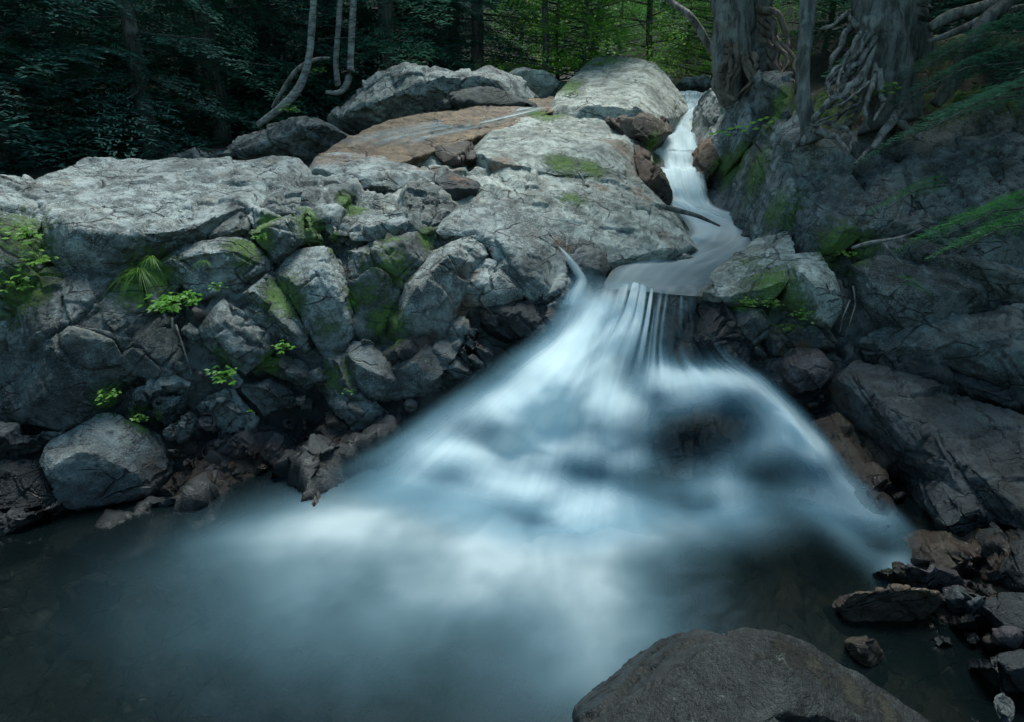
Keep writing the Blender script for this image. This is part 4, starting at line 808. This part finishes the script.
# ---- old stump tree (twin trunks and roots on the upright boulder)
def rooted(name, label, base, trunks, roots, mat, rmat, cat='tree', rrough=.2):
    c = P(*base); e = link(name, None, None, c, label=label, category=cat)
    for i, (pt, rd) in enumerate(trunks):
        p = crspline(np.array([P(*q) for q in pt]), 34); r = np.interp(np.linspace(0, 1, 34), np.linspace(0, 1, len(rd)), rd)
        me = tubes_mesh('trunk', [(p-c, r, dict(seg=28, rough=.30, seed=5+i))], M[mat])
        v = co(me); nn = no(me); v += nn*(fbm(v*np.array([14, 14, 3.]), 3, 33)*.10*r.mean()+fbm(v*4, 3, 35)*.12*r.mean())[:, None]
        me.vertices.foreach_set('co', v.astype(np.float32).ravel()); me.update(); link('trunk', me, e)
    for i, (pt, rd) in enumerate(roots):
        p = crspline(np.array([P(*q) for q in pt]), 24); p += np.stack([fbm(p*5, 2, 41+i), fbm(p*5, 2, 61+i), fbm(p*5, 2, 81+i)], -1)*.045+np.stack([fbm(p*16, 2, 43+i), fbm(p*16, 2, 63+i), fbm(p*16, 2, 83+i)], -1)*.018
        r = np.interp(np.linspace(0, 1, 24), np.linspace(0, 1, len(rd)), rd)
        link('root', tubes_mesh('root', [(p-c, r*.5, dict(seg=9, rough=.35, seed=i))], M[rmat]), e)
    return e, c
rooted('old_tree', 'massive old grey trunk with torn roots gripping the upright boulder', (740,90,8.3),
 [([(729,98,8.6),(729,84,8.4),(730,58,8.35),(732,30,8.4),(733,0,8.45),(733,-80,8.6),(733,-300,8.8)], [.10,.20,.235,.20,.20,.19,.15]), ([(752,84,8.6),(752,66,8.45),(753,50,8.45),(757,25,8.5),(760,0,8.5),(764,-80,8.6),(765,-300,8.8)], [.14,.20,.17,.14,.12,.11,.08])],
 [([(728+q*3.4, 40+q*2, 8.15), (724+q*5+rng.normal()*3, 62, 8.08), (719+q*6.2+rng.normal()*3, 78+rng.uniform(-4, 5), 8.05), (717+q*7+rng.normal()*5, 92+rng.uniform(-5, 4), 8.02)], [.08,.06,.045,.01]) for q in range(7)]
 +[([(757, 10+q*5, 8.38), (768+rng.uniform(0, 8), 14+q*7+rng.normal()*4, 8.25), (782+rng.uniform(-4, 6), 28+q*8+rng.normal()*5, 8.1), (790+rng.uniform(-14, 10), 62+q*5+rng.normal()*5, 7.9), (786+rng.uniform(-18, 14), 92+rng.uniform(-14, 12), 7.75)], [rng.uniform(.05, .10), .07, .05, .035, .008]) for q in range(11)], 'greybark', 'oldwood')
# thin tree
rooted('thin_tree', 'thin smooth grey trunk standing on the rock ledge', (812,140,6.15),
 [([(812,142,6.1),(806,120,6.15),(803,90,6.2),(804,50,6.2),(808,10,6.25),(808,-60,6.3),(806,-300,6.4)], [.10,.062,.056,.053,.05,.05,.04])],
 [([(812,128,6.08),(828,132,5.95),(842,140,5.8),(848,158,5.65)], [.05,.05,.035,.012]), ([(815,120,6.1),(835,122,6.),(848,132,5.85),(850,150,5.75)], [.04,.035,.03,.01]), ([(806,135,6.05),(796,142,5.98),(790,150,5.9)], [.05,.04,.02])], 'greybark', 'root')
# large right tree with its root fan
rooted('large_tree', 'large dark rough-barked tree with a fan of pale exposed roots', (885,120,6.5),
 [([(893,125,6.4),(888,100,6.45),(884,70,6.5),(883,35,6.55),(884,0,6.6),(886,-80,6.7),(888,-300,6.9)], [.24,.22,.215,.215,.21,.21,.18])],
 [([(872,20,6.4),(858,55,6.3),(845,78,6.2),(832,100,6.1),(818,122,6.)], [.12,.08,.06,.05,.03]), ([(876,45,6.3),(862,72,6.15),(845,88,6.05),(826,104,5.95),(815,120,5.95)], [.05,.055,.06,.05,.02]),
  ([(872,62,6.25),(868,90,6.05),(866,110,5.95),(869,132,5.9)], [.07,.05,.04,.012]), ([(880,70,6.15),(884,95,6.05),(879,115,5.95),(872,124,5.92)], [.07,.05,.035,.012]), ([(865,5,6.7),(845,30,6.6),(832,55,6.5),(836,80,6.4)], [.10,.06,.05,.02]),
  ([(860,30,6.5),(848,15,6.7),(828,25,6.7),(818,28,6.7)], [.05,.04,.03,.015]), ([(900,110,6.2),(880,135,5.95),(865,150,5.85),(850,165,5.7)], [.08,.06,.045,.015]), ([(866,88,6.),(850,98,5.9),(838,108,5.85)], [.02,.018,.008]),
  ([(870,60,6.3),(850,66,6.3),(838,72,6.25),(826,92,6.15)], [.05,.04,.03,.015]), ([(892,118,6.2),(905,128,6.1),(920,138,6.)], [.09,.06,.03])]
 +[([(868+rng.uniform(-4, 6), 20+q*9, 6.35-.02*q), (856+rng.normal()*5, 45+q*9, 6.2), (844+rng.normal()*8, 72+q*7, 6.08), (832+rng.normal()*10, 100+q*5+rng.normal()*4, 5.92)], [.05,.04,.028,.008]) for q in range(9)], 'bark', 'root')
bent('large_tree', [(912,60,7.4),(910,30,7.4),(912,0,7.5),(914,-100,7.6),(914,-300,7.8)], [.2,.17,.16,.15,.12], 'bark', 'dark second trunk right behind the large root-fanned tree', seg=18, rough=.2)
bent('bare_trunk', [(935,105,6.4),(950,85,6.4),(962,62,6.4),(974,40,6.45),(985,20,6.5),(1010,0,6.6),(1060,-40,6.8)], [.05,.07,.07,.06,.06,.05,.04], 'bark', 'crooked dark trunk leaning right among the evergreen sprays', 'tree')
bent('fallen_log', [(930,28,7.),(950,16,7.),(980,8,7.),(1015,-6,7.1),(1060,-20,7.2)], [.045,.05,.05,.05,.04], 'root', 'pale grey fallen log slanting up at the top right corner', 'log', part='wood')
bent('fallen_log', [(928,42,6.8),(960,30,6.8),(995,14,6.8),(1040,4,6.9)], [.02,.03,.035,.03], 'root', 'thinner dead limb under the pale log at top right', 'log', part='wood')
def add_crown(root_xy, z0, z1, n, mats, kind='e', ln=1.5, sway=0., parent=None, seed=3):
    r = np.random.default_rng(seed); c = np.array(parent.location); Vs = []; br = []
    for i in range(n):
        t = i/n; z = z0+(z1-z0)*t; az = i*2.4+r.uniform(-.4, .4); L_ = ln*(1-t*.6)*r.uniform(.8, 1.2)
        o = np.array([root_xy[0], root_xy[1], z])-c
        Vs.append(place((SPR if kind == 'e' else LSP)[i % 3], o+np.array([math.cos(az), math.sin(az), 0])*.1, az, R(r.uniform(-12, 8)), r.uniform(-.3, .3), L_))
        if kind != 'e': Vs.append(place(LSP[(i+1) % 3], o+np.array([math.cos(az), math.sin(az), .1])*L_*.8, az+.6, 0, .2, L_*.9))
        br.append((np.array([o, o+np.array([math.cos(az), math.sin(az), -.05])*L_]), [.03, .008], dict(seg=4)))
    link('crown', quads('crown', np.concatenate(Vs), M[mats]), parent); link('branches', tubes_mesh('branches', br, M['bark']), parent)
for o_ in list(col.objects):
    if o_.parent is not None or o_.type != 'EMPTY': continue
    lb = o_.get('label', '')
    if lb.startswith('large dark rough'): q = P(887, -200, 6.8); add_crown(q[:2], 5.0, 10, 8, 'hemlock', 'e', 1.9, parent=o_, seed=31)
    elif lb.startswith('dark second trunk'): q = P(914, -200, 7.7); add_crown(q[:2], 5.2, 10, 5, 'hemlock', 'e', 1.8, parent=o_, seed=32)
    elif lb.startswith('massive old grey'): q = P(733, -200, 8.7); add_crown(q[:2], 6.2, 10.5, 15, 'hemlock', 'e', 1.3, parent=o_, seed=33)
    elif lb.startswith('thin smooth grey'): q = P(806, -250, 6.35); add_crown(q[:2], 5.0, 7, 14, 'leafgreen', 'd', .9, parent=o_, seed=34)
    elif 'birch trunk' in lb and 'middle' not in lb: q = P(335, -200, 9.4); add_crown(q[:2], 6.0, 9, 16, 'leafgreen', 'd', 1.2, parent=o_, seed=36+len(lb))
# driftwood in the water
bent('stick', [(660,206,6.75),(680,211,6.7),(700,217,6.65),(720,226,6.6)], [.024,.024,.02,.008], 'bark', 'dark stick lying across the upper stream', 'stick', part='wood')
bent('stick', [(985,602,2.95),(990,625,2.85),(1005,645,2.75),(1040,680,2.6)], [.02,.03,.03,.028], 'oldwood', 'weathered brown stick lying on the right shore', 'stick', part='wood')
bent('twig', [(852,248,5.05),(868,243,5.0),(888,240,4.98),(905,236,4.95),(925,226,4.95)], [.012,.013,.011,.009,.004], 'root', 'long bare pale twig lying above the lens-shaped slab', 'twig', part='wood')
bent('twig', [(884,243,4.96),(890,252,4.92),(900,262,4.9),(915,266,4.9)], [.01,.009,.007,.004], 'root', 'short forked pale twig hanging below the long bare twig', 'twig', part='wood')
for k_, q in enumerate([[(853,286,5.),(855,305,4.95),(850,322,4.9),(845,338,4.9)], [(850,300,4.95),(843,318,4.9),(840,332,4.88)], [(176,325,4.45),(184,350,4.35),(192,375,4.3)], [(172,318,4.45),(173,340,4.38),(172,352,4.35)]]):
    bent('hanging_root', q, [.007,.006,.003], 'root', ['long pale root hair dangling in the hollow of the right bank', 'shorter pale root hair dangling in the hollow of the right bank', 'thick pale root trailing below the leafy tuft on the left', 'fine pale root trailing below the grass tuft on the left'][k_], 'root', seg=5, rough=0, part='root')
# foreground evergreen sprays on the right
FS = [spray(1., 30, .03, .35, .34, 40+s, .22) for s in range(3)]
def front_spray(px, py, Y, az, s, label, pitch=-4, mat='frontneedle', n=3, group=None):
    c = P(px, py, Y); e = link('hemlock_branch', None, None, c, label=label, category='branch', group=group)
    Vs = [place(FS[q % 3], np.array([0, q*.04, q*.03]), R(az+(q-n/2)*13), R(pitch+q*3), .1*q, s*(1-.12*q)) for q in range(n)]
    link('needles', quads('needles', np.concatenate(Vs), M[mat]), e)
    d = np.array([math.cos(R(az)), math.sin(R(az)), 0])*s*.9
    link('stem', tubes_mesh('stem', [(np.array([[0, 0, 0], d*.5+[0, 0, -.04*s], d+[0, 0, -.3*s]]), [.008, .006, .003], dict(seg=5))], M['bark']), e)
front_spray(1065,205,4.5,178,.95,'bright green hemlock spray hanging in from the right edge', n=4)
front_spray(1050,222,4.3,183,.65,'bright green spray tucked below the largest one at the right edge', n=3)
front_spray(1060,92,5.2,184,1.25,'long green hemlock spray below the crooked trunk', n=4, mat='hemlock')
front_spray(1040,60,5.8,176,1.2,'dark green spray in front of the crooked trunk', n=4, mat='hemlock')
front_spray(1040,30,6.,180,1.1,'dim green spray at the top right corner', n=4, mat='hemlock')
front_spray(990,50,6.2,185,.8,'small dim spray right of the large tree', n=3, mat='hemlock')
front_spray(950,185,5.2,190,.55,'faint green spray against the triangular rock face', n=3, mat='frontneedle')
front_spray(900,282,4.75,10,.25,'tiny green sprig lying on the lens-shaped slab', n=2)
front_spray(965,235,4.9,182,.45,'small hemlock sprig left of the largest bright spray', n=2, mat='hemlock')
# small leafy twig over the upper falls
e, c = bent('leafy_twig', [(762,152,6.7),(750,138,6.6),(738,130,6.55),(715,132,6.5)], [.006,.006,.005,.003], 'bark', 'thin twig with bright yellow-green leaves reaching over the upper falls', 'twig', seg=5, rough=0, part='stem')
lv = []
for px, py in [(716,133),(722,131),(728,131),(735,128),(742,126),(750,126),(757,122),(764,119),(770,117),(760,128),(748,130),(732,134),(774,121)]:
    q = P(px, py, 6.5)-c; a = rng.uniform(2.6, 3.8); ee = np.array([math.cos(a), math.sin(a)*.7, -.15])*.075; pw = np.array([0, .5, .6])*.02
    lv += [q, q+ee*.5-pw, q+ee, q+ee*.5+pw]
link('leaves', quads('leaves', np.array(lv), M['leaf']), e)
# small plants growing in the clefts
def plant(px, py, s, label, kind='leafy', mat='fern', n=26, name='small_plant', cat='plant', Y=None):
    c = SP([px], [py], [.16])[0] if Y is None else P(px, py, Y); e = link(name, None, None, c, label=label, category=cat); V = []; ST = []
    for i in range(n):
        a = rng.uniform(0, 6.28); el = rng.uniform(.1, 1.3); d = np.array([math.cos(a)*math.cos(el), math.sin(a)*math.cos(el)-.35, math.sin(el)-.15])
        if kind == 'leafy':
            l = s*rng.uniform(.3, 1.); tip = d*l; sz = s*.30*rng.uniform(.6, 1.2); ST.append((np.array([[0, 0, 0], tip*.6+[0, 0, .01], tip]), [.0025, .002, .001], dict(seg=3)))
            for q in range(3):
                b = a+(q-1)*.9; ee = np.array([math.cos(b), math.sin(b)-.3, rng.uniform(-.5, .2)])*sz; pw = np.cross(ee, [rng.uniform(-.3, .3), -.5, .8]); pw = pw/(np.linalg.norm(pw)+1e-6)*sz*.26
                V += [tip, tip+ee*.45-pw, tip+ee, tip+ee*.45+pw]
        else:
            l = s*rng.uniform(.6, 1.2); m = 5; prev = np.zeros(3); pw = np.cross(d, [0, 0, 1.]); pw = pw/(np.linalg.norm(pw)+1e-6)*.0019
            for q in range(1, m+1):
                t = q/m; cur = d*l*t+np.array([0, -.1*t*l, -.9*t*t*l]); V += [prev-pw*(1-.8*(t-1/m)), prev+pw*(1-.8*(t-1/m)), cur+pw*(1-.8*t), cur-pw*(1-.8*t)]; prev = cur
    link('leaves', quads('leaves', np.array(V), M[mat]), e)
    if ST: link('stems', tubes_mesh('stems', ST, M['grass']), e)
plant(140,272,.22,'drooping grass tuft growing below the top left slab','grass','grass',75,'grass_tuft','grass')
plant(205,262,.10,'small grass tuft on the arched block','grass','grass',40,'grass_tuft','grass')
plant(168,308,.17,'leafy green tuft with trailing leaves under the grass tuft','leafy','fern',34)
plant(218,290,.08,'little bright plant right of the leafy tuft','leafy','fern',12)
plant(286,350,.10,'bright yellow-green fern in the deep cleft below the mossy slab','leafy','fern',24,'fern','fern')
plant(225,377,.12,'bright green fern above the rubble left of the dark cleft','leafy','fern',34,'fern','fern')
plant(110,397,.10,'dim green plant between the bulging face and the cup-shaped stone','leafy','grass',18)
plant(143,420,.07,'tiny plant in the gap above the pale waterline boulder','leafy','grass',12)
plant(28,238,.14,'green plant in the crack beside the left edge rock','leafy','grass',20)
plant(18,285,.14,'lower green plant in the crack beside the left edge rock','leafy','grass',20)
plant(800,318,.10,'small bright plant below the rounded grey rock','leafy','fern',20)
plant(748,304,.08,'mossy green tuft under the cascade lip rock','leafy','grass',26)
plant(250,412,.04,'tiny green sprig at the top of the dark cleft','leafy','fern',8)
plant(290,112,.14,'bright green seedling beside the birch foot','leafy','fern',22,Y=8.5)
plant(318,72,.10,'small bright seedling between the birch trunks','leafy','fern',14,Y=8.9)
plant(845,255,.08,'upright mossy sprig at the end of the long bare twig','leafy','fern',12)
plant(152,258,.12,'ragged grass tuft at the upper left of the arched block','grass','grass',60,'grass_tuft','grass')
plant(40,262,.13,'middle green plant in the crack beside the left edge rock','leafy','grass',26)
plant(190,300,.13,'trailing green leaves right of the large leafy tuft','leafy','fern',24)
plant(262,240,.07,'low green sprig in the joint left of the broad mossy block','leafy','grass',14)
plant(350,392,.05,'tiny green sprig in the cleft with bright moss','leafy','fern',10)
plant(770,306,.09,'green tuft between the cascade lip rock and the rounded rock','leafy','grass',26)
plant(880,95,.15,'low green plant at the foot of the root fan','leafy','grass',20,Y=6.2)
plant(570,98,.16,'green moss tuft left of the topmost pale slab','leafy','grass',30,Y=9.6)
